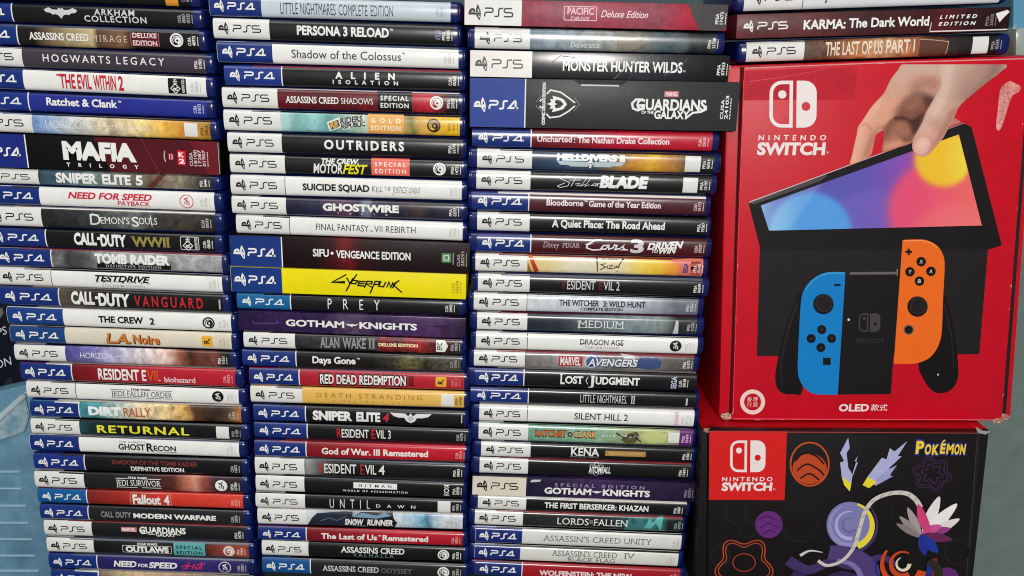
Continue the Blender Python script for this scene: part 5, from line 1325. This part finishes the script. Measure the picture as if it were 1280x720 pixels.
for cx, cy in ((1029, 380), (1146.6, 383)):
    f1.add(Shape().poly(fdisc(cx, cy, 12.8)), 'thumb_stick', (20, 18, 20), .00036)
    f1.add(Shape().poly(fdisc(cx + .6, cy - 1, 10.8)), 'thumb_stick', (48, 44, 46), .0004)
    f1.add(Shape().poly(fdisc(cx + .6, cy - 1, 8.8)), 'thumb_stick', (34, 31, 33), .00044)
def button(loop):
    f1.add(Shape().poly(loop), 'control_button', (22, 20, 22), .00036)
for q in ((1027, 411.8), (1013.8, 423), (1039.3, 422.9), (1025.9, 434.3)): button(fdisc(*q, 5.7))
for q in ((1151.2, 327), (1137.2, 339.6), (1163.4, 339), (1149, 351.2)): button(fdisc(*q, 6))
button(fdisc(1135.6, 412, 6.3))
button(f1.P((1042.5, 354.8), (1050.5, 354.8), (1050.5, 357.6), (1042.5, 357.6)))
button(f1.P((1028.6, 447), (1038.2, 447), (1038.2, 456), (1028.6, 456)))
button(f1.P((1134.2, 310.5), (1137, 310.5), (1137, 313.2), (1139.8, 313.2), (1139.8, 316), (1137, 316), (1137, 318.8), (1134.2, 318.8), (1134.2, 316), (1131.4, 316), (1131.4, 313.2), (1134.2, 313.2)))
for (x, y, c) in ((1151.2, 327, 'X'), (1137.2, 339.6, 'Y'), (1163.4, 339, 'A'), (1149, 351.2, 'B')):
    ftext(f1, c, x - 2, x + 2, y, 4.4, (214, 206, 200), .0004, 'button_letter', b=.01)
f1.add(Shape().add([p for k in range(24) for p in (f1.p(1135.6 + 6.3 * math.cos(k * math.pi / 12), 412 + 6.3 * math.sin(k * math.pi / 12)), f1.p(1135.6 + 5 * math.cos(k * math.pi / 12), 412 + 5 * math.sin(k * math.pi / 12)))], [(2 * k, 2 * ((k + 1) % 24), 2 * ((k + 1) % 24) + 1, 2 * k + 1) for k in range(24)]), 'button_ring', (110, 96, 90), .0004)
for (x, y, a) in ((1027, 411.8, -90), (1013.8, 423, 180), (1039.3, 422.9, 0), (1025.9, 434.3, 90)):
    f1.add(Shape().poly([f1.p(x + 2 * math.cos(math.radians(a + d)), y + 2 * math.sin(math.radians(a + d))) for d in (0, 120, 240)]), 'button_arrow', (62, 60, 62), .0004)
switch_logo(f1, 1073.5, 1085.5, 1087.5, 1100.5, 391.5, 414.5, 1.8, ((1080, 398), 2), ((1094, 405), 2.2), -.03, (70, 66, 68), (27, 24, 26), .0003, 'grip_logo')
ftext(f1, 'SWITCH', 1069, 1104, 426, 5.5, (50, 46, 48), .0003, b=.03)
f1.add(Shape().poly(fdisc(1060.6, 399.4, 1.5)), 'print_speck', (226, 220, 216), .0004)
f1.add(Shape().poly(fdisc(1172.3, 468, 1.1)), 'print_speck', (226, 220, 216), .0004)
f1.add(Shape().poly(fdisc(940.6, 502.3, 15.6, 40), [fdisc(940.6, 502.3, 10.6, 40)]), 'trade_seal', (240, 206, 198), .00024)
SC = (244, 196, 190)
for c, x, y in (('香', 936.6, 499), ('港', 944, 499), ('行', 936.6, 506), ('貨', 944, 506)):
    ftext(f1, c, x - 3.2, x + 3.2, y, 4.4, SC, .00028, 'seal_lettering', b=.0)
ftext(f1, 'OLED', 1048.5, 1086, 509.5, 8.2, PKW, .00024, b=.03, asp=1.1)
ftext(f1, '款式', 1088.5, 1109, 509.6, 6.2, PKW, .00024, b=.004)
f1.add(Shape().stroke(f1.P((916, 523.4), (1080, 524.2), (1251, 524.6)), f1.mm(1.2)), 'worn_edge', (232, 86, 100), .00012)
f1.add(Shape().stroke(f1.P((931, 85.2), (1100, 78.6), (1286, 73.2)), f1.mm(1.3)), 'worn_edge', (226, 140, 142), .00016)
f1.add(Shape().stroke(f1.P((929.6, 100), (922.6, 300), (916.2, 515)), f1.mm(.7)), 'worn_edge', (224, 70, 86), .00012)

for k in range(46):
    t = random.random()
    e = random.choice('LLTBR')
    if e == 'L': x, y, dx, dy = 930 - 15 * t + random.uniform(-.4, .8), 86 + 436 * t, random.uniform(-.6, .6), random.uniform(2, 9)
    elif e == 'R': x, y, dx, dy = 1285 - 33 * t + random.uniform(-1.4, .2), 76 + 446 * t, random.uniform(-.6, .3), random.uniform(2, 8)
    elif e == 'T': x, y, dx, dy = 934 + 345 * t, 84.4 - 11.6 * t + random.uniform(.2, 1.4), random.uniform(3, 14), random.uniform(-.4, .2)
    else: x, y, dx, dy = 918 + 330 * t, 524.6 + random.uniform(-1.2, .2), random.uniform(3, 12), random.uniform(-.2, .2)
    f1.add(Shape().stroke(f1.P((x, y), (x + dx * .5 + random.uniform(-.4, .4), y + dy * .5), (x + dx, y + dy)), f1.mm(random.uniform(.3, 1.0)), f1.mm(.15)), 'worn_edge', random.choice([(226, 120, 124), (222, 90, 100), (232, 170, 164)]), .00044 + k * .000004)
for k in range(12):
    x, y = random.uniform(934, 1250), random.uniform(300, 515)
    if 946 < x < 1240 and y < 492: continue
    f1.add(Shape().stroke(f1.P((x, y), (x + random.uniform(-7, 7), y + random.uniform(-5, 5))), f1.mm(.4), f1.mm(.1)), 'scratch', (216, 60, 76), .0002 + k * .000004)

def crumple(parent, cx, cy, Y, r, name='torn_corner'):
    """a frayed cardboard corner"""
    o = parent.location
    bm = bmesh.new()
    bmesh.ops.create_icosphere(bm, subdivisions=3, radius=1)
    for v in bm.verts:
        k = .6 + .55 * random.random()
        v.co = Vector((v.co.x * r * 1.5 * k, v.co.y * r * .7 * k, v.co.z * r * .8 * k))
    q = at(cx, cy, Y)
    for v in bm.verts:
        v.co += Vector((q.x - o.x, Y - o.y, q.z - o.z))
    me = bpy.data.meshes.new(name)
    bm.to_mesh(me); bm.free()
    link(name, me, art([(-.3, (150, 60, 60)), (-.1, (196, 150, 130)), (.0, (206, 180, 160)), (.1, (170, 96, 88)), (.3, (200, 160, 140))], 'matte', warp=.8, scale=150, mottle=.5), parent)
crumple(box1, 909, 520.5, .0035, .0036)
crumple(box1, 1247, 525, .0005, .0032)
crumple(box1, 1254, 521, .003, .0034)
crumple(box1, 909.5, 86, .008, .003)

# ---------- black box underneath
B2Y = -.018
f2o = at(1050, 735, B2Y)
box2 = empty('console_box', (f2o.x, B2Y, f2o.z), 'black box with red corner panel and colourful artwork, under the red box', 'box')
blkc = flat((29, 26, 27), 'card', .12)
prism('box_body', [(877, 537.5), (1237, 537.5), (1214, 745), (868, 745)], B2Y + .006, .13, blkc, box2, .0015)
prism('front_panel', [(886.5, 538), (1222.5, 540), (1206, 745), (884, 745)], B2Y, B2Y + .0058, blkc, box2, .0006)
prism('panel_gap', [(882.5, 539), (1226, 541), (1209, 745), (880, 745)], B2Y + .0057, B2Y + .0061, flat((8, 7, 8), 'matte', .05), box2, .0001)
# the red top of the lid
a_, b_ = at(877, 537.5, B2Y + .006), at(1237, 537.5, B2Y + .006)
me = bpy.data.meshes.new('lid_top')
zt = a_.z - f2o.z + .0002
me.from_pydata([(a_.x - f2o.x + .001, .0072, zt), (b_.x - f2o.x - .001, .0072, zt), (b_.x - f2o.x - .001, .147, zt), (a_.x - f2o.x + .001, .147, zt)], [], [(0, 1, 2, 3)])
link('lid_top', me, flat((196, 22, 34), 'card', .1), box2)
zf = f2o
me = bpy.data.meshes.new('lid_edge')
c_, d_ = at(887, 538.4, B2Y), at(1222, 540.2, B2Y)
me.from_pydata([(c_.x - f2o.x, .0006, c_.z - f2o.z + .0003), (d_.x - f2o.x, .0006, d_.z - f2o.z + .0003), (d_.x - f2o.x, .0072, zt + .00005), (c_.x - f2o.x, .0072, zt + .00005)], [], [(0, 1, 2, 3)])
link('lid_edge', me, flat((196, 22, 34), 'card', .1), box2)
f2 = Face(box2, B2Y)
R2 = (214, 36, 36)
f2.add(Shape().poly(f2.P((886.6, 538.6), (983.6, 539.2), (980.6, 625), (886, 624.6))), 'corner_panel', R2, .00016)
switch_logo(f2, 912.8, 933.8, 938, 956.9, 550.4, 590, 3.1, ((923.6, 563), 3.7), ((947, 572), 3.9), -.01, PKW, R2, .00024)
ftext(f2, 'NINTENDO', 902.7, 965.5, 598.7, 4.8, PKW, .00024, b=.02, asp=1.15)
ftext(f2, 'SWITCH', 902.2, 965, 608.2, 9.4, PKW, .00024, b=.04)
ftext(f2, 'TM', 966, 969, 611.5, 1.6, PKW, .00024)

def fd2(x, y, r, n=40, ry=None):
    ry = ry or r
    return [f2.p(x + r * math.cos(2 * math.pi * i / n), y + ry * math.sin(2 * math.pi * i / n)) for i in range(n)]
def s2(pts, w, col, name, layer, w2=None, k=5, closed=False):
    P = smooth_open(pts, k) if not closed else smooth_loop(pts, k)
    f2.add(Shape().stroke(f2.P(*P), f2.mm(w), None if w2 is None else f2.mm(w2), closed), name, col, layer)
def blob(pts, col, name, layer, k=5):
    f2.add(Shape().poly(f2.P(*smooth_loop(pts, k))), name, col, layer)

# faint tone-on-tone rings in the black print
for (x, y, r) in ((1000, 655, 22), (920, 640, 14), (1060, 566, 16), (1108, 585, 12), (935, 662, 10), (1196, 690, 15), (1000, 610, 11), (1130, 640, 16), (900, 695, 12)):
    s2([(x + r * math.cos(a), y + r * math.sin(a)) for a in np.linspace(0, 6.28, 9)[:-1]], 1.6, (42, 38, 40), 'tonal_ring', .00012, closed=True)
# plain badges
f2.add(Shape().poly(fd2(1012, 580, 25, ry=28), [fd2(1012, 580, 23, ry=26)]), 'round_badge', (196, 84, 44), .0002)
f2.add(Shape().poly(fd2(1012, 586, 21.5, ry=19)), 'round_badge', (186, 76, 40), .0002)
for q in ([(994, 576), (1005, 566), (1020, 570), (1030, 580)], [(996, 588), (1008, 580), (1022, 586), (1030, 594)], [(1000, 598), (1012, 592), (1024, 600)]):
    s2(q, 2.4, (40, 24, 22), 'badge_wave', .00026)
f2.add(Shape().poly(fd2(961, 655.5, 17)), 'round_badge', (104, 48, 122), .0002)
for q in ([(948, 650), (958, 645), (970, 650)], [(950, 660), (961, 654), (973, 660)], [(954, 667), (962, 663), (970, 666)]):
    s2(q, 1.5, (62, 30, 76), 'badge_wave', .00026)
for rr, col in ((31, (186, 80, 48)), (27, (170, 72, 44))):
    s2([(930 + (rr + 5 * math.sin(a * 5)) * math.cos(a) * 1.05, 706 + (rr + 5 * math.sin(a * 5)) * math.sin(a)) for a in np.linspace(0, 6.283, 31)[:-1]], 1.6, col, 'outline_badge', .0002, k=3, closed=True)
s2([(930 + 14 * math.cos(a), 703 + 11 * math.sin(a)) for a in np.linspace(0, 6.283, 13)[:-1]], 1.3, (170, 72, 44), 'outline_badge', .0002, closed=True)
for rr in (22, 18, 11):
    s2([(1165 + (rr + 3 * math.sin(a * 6)) * math.cos(a), 592 + (rr + 3 * math.sin(a * 6)) * math.sin(a) * .9) for a in np.linspace(0, 6.283, 37)[:-1]], 1.6, (64, 44, 72), 'outline_badge', .0002, k=2, closed=True)
f2.add(Shape().poly(fd2(1184, 724, 15)), 'round_badge', (96, 48, 112), .0002)

# abstract ribbons, bolts and petals in the colours of the printed artwork
LAV = (150, 148, 196); DLV = (70, 54, 104); YEL = (232, 216, 60)
def bolt(pts, col, layer): f2.add(Shape().poly(f2.P(*pts)), 'bolt_shape', col, layer)
bolt([(1060, 547), (1062, 560), (1058, 566), (1060, 584), (1066, 594), (1072, 578), (1068, 576), (1072, 570), (1066, 590), (1064, 604), (1052, 596), (1050, 578), (1055, 576), (1050, 566)], (172, 176, 214), .0003)
bolt([(1052, 596), (1064, 604), (1062, 614), (1055, 606)], YEL, .00034)
bolt([(1134, 551), (1122, 570), (1127, 570), (1110, 586), (1119, 584), (1096, 602), (1084, 596), (1102, 572), (1108, 574), (1112, 560), (1118, 564)], (172, 176, 214), .0003)
bolt([(1096, 602), (1084, 596), (1078, 606), (1086, 610)], YEL, .00034)
bolt([(1121, 581), (1112, 594), (1116, 595), (1094, 607), (1090, 603), (1108, 588)], (160, 158, 204), .00032)
LY = iter(np.arange(.00028, .002, .000022))
def arcband(cx, cy, r, w, a0, a1, col, name='printed_arc'):
    P = [(cx + r * math.cos(math.radians(a)), cy + r * math.sin(math.radians(a))) for a in np.linspace(a0, a1, 12)]
    s2(P, w, col, name, float(next(LY)), w * .25, k=2)
f2.add(Shape().poly(fd2(1062, 656, 29)), 'printed_disc', (128, 126, 178), float(next(LY)))
for r, w, a0, a1, col in ((25, 7, 60, 250, LAV), (17, 6, 80, 280, (176, 174, 214)), (9, 5, 40, 300, (110, 106, 164)), (28, 11, 70, -70, YEL), (34, 6, 80, -50, DLV)):
    arcband(1062, 656, r, w, a0, a1, col)
s2([(985, 700), (1010, 712), (1040, 702), (1070, 708), (1100, 696), (1120, 706)], 16, DLV, 'printed_ribbon', float(next(LY)), 8)
s2([(990, 716), (1020, 730), (1052, 720), (1080, 732), (1100, 745)], 15, (58, 44, 84), 'printed_ribbon', float(next(LY)), 20)
s2([(1036, 690), (1064, 694), (1086, 712), (1084, 745)], 22, (84, 66, 120), 'printed_ribbon', float(next(LY)), 30)
s2([(1046, 700), (1066, 706), (1076, 722), (1074, 745)], 6, (128, 116, 170), 'printed_ribbon', float(next(LY)), 9)
s2([(1000, 694), (1012, 688), (1028, 690)], 5, (206, 202, 214), 'printed_ribbon', float(next(LY)), 1)
s2([(1022, 700), (1034, 706), (1052, 700), (1066, 684), (1074, 660), (1080, 640), (1092, 624), (1112, 616), (1132, 616), (1144, 624), (1150, 634)], 4.6, (206, 200, 190), 'printed_ribbon', .0009, 7, k=8)
for i in range(11):
    t = i / 10
    P = smooth_open([(1066, 684), (1074, 660), (1080, 640), (1092, 624), (1112, 616), (1132, 616), (1144, 624)], 8)
    j = int(t * (len(P) - 2))
    x, y = P[j]
    s2([(x - 2.2, y + 2), (x + 2.4, y - 1.6)], .8, (120, 108, 104), 'printed_line', .00096, k=2)
blob([(1146, 630), (1152, 634), (1160, 650), (1162, 664), (1152, 660), (1146, 646)], (206, 70, 120), 'printed_petal', .0010)
for tip, bw, col in (((1134, 634), 5, (168, 156, 150)), ((1124, 645), 4.5, (150, 138, 134)), ((1120, 654), 4, (134, 122, 120)), ((1174, 620), 7, (232, 228, 224)), ((1196, 629), 7, (238, 234, 230)), ((1199, 648), 6, (226, 220, 218))):
    bx, by = 1152, 672
    dx, dy = tip[0] - bx, tip[1] - by
    L_ = math.hypot(dx, dy)
    nx, ny = -dy / L_ * bw, dx / L_ * bw
    blob([(bx, by), (bx + dx * .45 + nx, by + dy * .45 + ny), (bx + dx * .8 + nx * .7, by + dy * .8 + ny * .7), tip, (bx + dx * .8 - nx * .7, by + dy * .8 - ny * .7), (bx + dx * .45 - nx, by + dy * .45 - ny)], col, 'printed_petal', float(next(LY)), 4)
for tip, bw, col in (((1188, 660), 6, (150, 64, 130)), ((1176, 656), 6, (196, 90, 150)), ((1190, 674), 6, (104, 44, 84)), ((1172, 690), 7, (36, 60, 150)), ((1156, 694), 6, (40, 54, 140))):
    bx, by = 1150, 668
    dx, dy = tip[0] - bx, tip[1] - by
    L_ = math.hypot(dx, dy)
    nx, ny = -dy / L_ * bw, dx / L_ * bw
    blob([(bx, by), (bx + dx * .5 + nx, by + dy * .5 + ny), tip, (bx + dx * .5 - nx, by + dy * .5 - ny)], col, 'printed_petal', float(next(LY)), 4)
for r, w, a0, a1, col in ((26, 14, 20, 220, (206, 78, 36)), (15, 9, 60, 300, (196, 74, 38)), (34, 8, 0, 190, (36, 54, 140)), (8, 6, 0, 250, (232, 214, 190)), (40, 7, -10, 120, (120, 44, 60))):
    arcband(1128, 704, r, w, a0, a1, col)
s2([(1058, 745), (1080, 728), (1104, 730), (1130, 745)], 12, (36, 54, 140), 'printed_ribbon', float(next(LY)), 8)
s2([(1160, 700), (1172, 712), (1168, 730), (1156, 745)], 10, (52, 44, 40), 'printed_ribbon', float(next(LY)), 16)

# the yellow word with its blue outline
lets = [('P', 1144, 1155, 559), ('O', 1155.5, 1164, 561.5), ('K', 1164.5, 1174, 562), ('É', 1174.5, 1182, 560.5), ('M', 1182.5, 1192.5, 561), ('O', 1192.5, 1199.5, 561.5), ('N', 1199.5, 1207, 561.5)]
for ch, x0, x1, y in lets:
    cap = 14.5 if ch == 'P' else 11.5
    c2 = 'E' if ch == 'É' else ch
    ftext(f2, c2, x0 - .8, x1 + .8, y, cap + 1.4, (40, 54, 130), .00026, b=.09, sh=-.06)
    ftext(f2, c2, x0 + .3, x1 - .3, y, cap, (240, 204, 56), .00034, b=.04, sh=-.06)
f2.add(Shape().stroke(f2.P((1177, 553), (1181.5, 549.5)), f2.mm(3.4)), 'lettering', (40, 54, 130), .00026)
f2.add(Shape().stroke(f2.P((1177.4, 552.7), (1181.2, 549.8)), f2.mm(2)), 'lettering', (240, 204, 56), .00034)
f2.add(Shape().stroke(f2.P((887.5, 539.6), (1050, 540.2), (1221.5, 541.2)), f2.mm(1.0)), 'worn_edge', (176, 70, 66), .00028)
f2.add(Shape().stroke(f2.P((1221.6, 542), (1216, 620), (1208, 720)), f2.mm(.8)), 'worn_edge', (70, 64, 64), .00012)
crumple(box2, 885, 538, B2Y + .003, .0022)
f2.add(Shape().poly(f2.P((1219, 533), (1228, 538), (1238, 539), (1232, 543), (1222, 541))), 'torn_corner', (150, 150, 146), .0003)

# ------------------------------------------------------------------ three cases lying on the red box
def boxed(top, bot, *a, **k):
    return Case(top, bot, *a, **k)
g = 'games lying on the red box'
boxed((930, -22, 1253, -32), (930, 15.5, 1253, 4.2), 918, 1005, 1253, 1266, '5', (222, 226, 228), [T('NINJA GAIDEN', 1017, 1079, .03, .36, (60, 62, 66), b=.015), ('fn', lambda s: s.put(Shape().ring(s.X(1215), s.h * .5, .004, .0034, 24), 'publisher_emblem', (190, 190, 190), .0003))], 'white case above the maroon one, half cut off, ' + STACKNAME['box'], g, papL=931, depth=.09, plane=.008, Y=.009)
boxed((920, 18.5, 1260, 8), (920, 48.5, 1260, 40), 920, 1003, 1260, 1260.5, None, (66, 26, 30), [T('KARMA:', 1003.5, 1056, .0, .36, W_, b=.025), T('The Dark World', 1060, 1160, .02, .36, W_, b=.022), T('LIMITED', 1172.5, 1219, .16, .14, W_, b=.03, sh=.25, asp=1.35), T('EDITION', 1172, 1218.5, -.12, .14, W_, b=.03, sh=.25, asp=1.35), codes(1229, 'PPSA', '26000', c=(150, 130, 130)),
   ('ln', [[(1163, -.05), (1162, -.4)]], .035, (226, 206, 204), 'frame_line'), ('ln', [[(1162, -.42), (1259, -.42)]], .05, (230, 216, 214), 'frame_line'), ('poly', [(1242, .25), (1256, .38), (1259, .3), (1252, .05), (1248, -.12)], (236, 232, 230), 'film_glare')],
   'maroon slipcase with white title and slanted side text, ' + STACKNAME['box'], g, slip=True, fin='card', logoc=W_, stops=[(918, (110, 44, 50)), (950, (84, 30, 36)), (1010, (96, 40, 42)), (1080, (64, 26, 28)), (1160, (70, 26, 30)), (1175, (92, 30, 32)), (1210, (52, 24, 26)), (1262, (40, 22, 24))], artkw=B_(mottle=.35), depth=.09, plane=.008, Y=.0065)
boxed((922, 50.5, 1265, 41.5), (922, 80.5, 1265, 67.5), 922, 1006, 1248, 1265, '5', None, [
   T('THE LAST OF US', 1032.5, 1104, .03, .58, (236, 220, 196), b=.015), T('PART I', 1108, 1144, .05, .56, (236, 220, 196), b=.015), ('poly', [(1150, .35), (1178, .42), (1186, .25), (1186, -.42), (1150, -.45)], (96, 62, 48)), ('ln', [[(1150, .36), (1168, .3), (1186, .2), (1184, -.42)]], .03, (196, 176, 160), 'picture_patch'), ('sq', 1216, 1236, -.02), codes(1238, 'PPSA', '03396', c=(170, 170, 170))],
   'brown case with tall cream capitals and white square sticker, lying directly on the red box', g, papL=933, depth=.09, plane=.008, Y=.0085,
   stops=[(1003, (96, 84, 78)), (1040, (120, 84, 60)), (1070, (190, 126, 80)), (1100, (206, 160, 120)), (1140, (176, 110, 74)), (1160, (120, 70, 50)), (1188, (54, 44, 40)), (1215, (30, 30, 32)), (1250, (30, 30, 34))], artkw=B_(mottle=.5))

# ------------------------------------------------------------------ things at the edges
# pale blue storage drawer at the left
dq = at(10, 760, .03)
drawer = empty('storage_drawer', (dq.x, .03, dq.z), 'pale blue ribbed plastic storage drawer beside the left stack', 'drawer')
blu = art([(-.2, (112, 152, 172)), (0, (104, 144, 164)), (.06, (84, 124, 146))], 'plastic', warp=.5, scale=14, mottle=.16)
prism('drawer_front', [(-140, 520), (40, 478), (70, 770), (-140, 770)], .03, .14, blu, drawer, .005)
for x1_, y_ in ((24, 590), (26.5, 611), (32, 632.5), (35, 654), (39, 674.5), (43, 695), (47.5, 714)):
    prism('rib', [(-140, y_ - 1.4), (x1_, y_ - .8), (x1_ + .5, y_ + 1.0), (-140, y_ + 1.0)], .0288, .031, flat((150, 184, 198), 'plastic', .05), drawer, .0004)
o = drawer.location
def slab(name, pts, Y0, Y1, mat):
    bm = bmesh.new()
    n = len(pts)
    rv = []
    for Y in (Y0, Y1):
        for (x, y) in pts:
            q = at(x, y, Y0)
            rv.append(bm.verts.new((q.x - o.x, Y - o.y, q.z - o.z)))
    bm.faces.new(rv[:n]); bm.faces.new(rv[n:][::-1])
    for i in range(n):
        bm.faces.new((rv[(i + 1) % n], rv[i], rv[n + i], rv[n + (i + 1) % n]))
    bmesh.ops.recalc_face_normals(bm, faces=bm.faces[:])
    bmesh.ops.bevel(bm, geom=bm.edges[:], offset=.0007, segments=2, affect='EDGES')
    me = bpy.data.meshes.new(name); bm.to_mesh(me); bm.free()
    link(name, me, mat, drawer)
slab('drawer_lip', [(-60, 548), (-1, 517.5), (27.5, 492.5), (31.5, 497), (1, 525), (-60, 557)], .0262, .0302, flat((172, 188, 194), 'plastic', .1))
slab('lip_panel', [(-60, 556), (1, 524), (31, 497.5), (36, 520), (30, 540), (-2, 551), (-60, 574)], .0276, .0302, art([(-.2, (136, 164, 176)), (0, (128, 158, 172)), (.03, (150, 172, 180)), (.08, (112, 146, 162))], 'plastic', warp=.6, scale=30, mottle=.2))

# a dark box leaning behind the left stack
kq = at(0, 500, .04)
lean = empty('leaning_box', (kq.x, .04, kq.z), 'dark navy box with slanted white lettering behind the left stack, above the blue drawer', 'box')
prism('box_body', [(-150, 352), (38, 352), (38, 506), (-150, 560)], .04, .075, flat((12, 15, 34), 'card', .2), lean, .002)
f3 = Face(lean, .04)
for body, x0, x1, y, cap in (('PS', -3, 8.5, 414, 10.5), ('ION', -9, 14.5, 454, 11)):
    a, b = f3.p(x0, y), f3.p(x1, y)
    sh = Shape().text(body, a[0], b[0], a[1], f3.mm(cap), b=0)
    mx = (a[0] + b[0]) / 2
    sh.xf(lambda p: (p[0], p[1] + (p[0] - mx) * .32))
    f3.add(sh, 'lettering', (200, 200, 206), .0002)
f3.add(Shape().poly(f3.P((6, 478), (14, 470), (18, 482), (10, 496), (2, 494))), 'printed_shape', (40, 38, 48), .0002)
f3.add(Shape().poly(f3.P((-4, 388), (3, 384), (4.5, 392), (0, 398), (-4, 398))), 'printed_shape', (104, 100, 96), .0002)

# light blue tub at the upper right, on the red box
tq = at(1290, 74, .05)
tub = empty('plastic_tub', (tq.x, .05, tq.z), 'light blue plastic tub with pale lower rim at the upper right, on the red box', 'tub')
prism('tub_wall', [(1267, -120), (1460, -120), (1460, 40), (1266, 44)], .05, .2, flat((96, 150, 180), 'plastic', .1), tub, .004)
prism('tub_rim', [(1270, 34), (1460, 30), (1460, 66), (1269, 71)], .04, .2, flat((158, 170, 160), 'plastic', .1), tub, .004)

# ------------------------------------------------------------------ the setting
def sheet(name, pts, mat):
    me = bpy.data.meshes.new(name)
    me.from_pydata(pts, [], [(0, 1, 2, 3)])
    o = link(name, me, mat)
    o['kind'] = 'structure'
    return o
zs = min(at(300, 764, 0).z, at(1050, 745, B2Y).z) - .002
wall = art([(-1, (62, 82, 84)), (.3, (70, 90, 90)), (.39, (78, 98, 96)), (.47, (112, 130, 124)), (1, (126, 140, 134))], 'matte', warp=.05, scale=6, mottle=.12)  # paler to the right: shade beside the boxes put into the wall colour
sheet('back_wall', [(-3, .32, -2), (3, .32, -2), (3, .32, 2), (-3, .32, 2)], wall)
bm = bmesh.new()
bmesh.ops.create_cube(bm, size=1)
for v in bm.verts:
    v.co = Vector((-.32 + v.co.x * 1.345, .06 + v.co.y * .42, zs - .012 + v.co.z * .024))
bmesh.ops.bevel(bm, geom=bm.edges[:], offset=.002, segments=2, affect='EDGES')
me = bpy.data.meshes.new('shelf'); bm.to_mesh(me); bm.free()
so = link('shelf', me, flat((70, 76, 78), 'matte', .1)); so['kind'] = 'structure'

# ------------------------------------------------------------------ light
w = bpy.data.worlds.new('World')
scene.world = w
w.use_nodes = True
bg = w.node_tree.nodes['Background']
bg.inputs[0].default_value = (.93, .97, 1.0, 1)
bg.inputs[1].default_value = .13

def area(name, loc, target, sx, sy, power, col=(1, 1, 1)):
    ld = bpy.data.lights.new(name, 'AREA')
    ld.shape = 'RECTANGLE'
    ld.size, ld.size_y = sx, sy
    ld.energy = power
    ld.color = col
    o = bpy.data.objects.new(name, ld)
    COL.objects.link(o)
    o.location = loc
    o.rotation_euler = (Vector(target) - Vector(loc)).to_track_quat('-Z', 'Y').to_euler()
    return o
area('ceiling_lamp', (.15, -2.2, .50), (.05, 0, .05), .50, .18, 34, (1, .97, .94))
area('room_light', (-.35, -1.2, 1.6), (-.1, 0, -.1), 1.5, 1.0, 16.0, (.96, .98, 1))

# ------------------------------------------------------------------ render settings
scene.view_settings.view_transform = 'Standard'
scene.view_settings.look = 'None'
scene.view_settings.exposure = 0
scene.view_settings.gamma = 1
scene.render.resolution_x = 1024
scene.render.resolution_y = 576
scene.cycles.use_denoising = True
scene.cycles.max_bounces = 5
scene.cycles.filter_width = 1.05
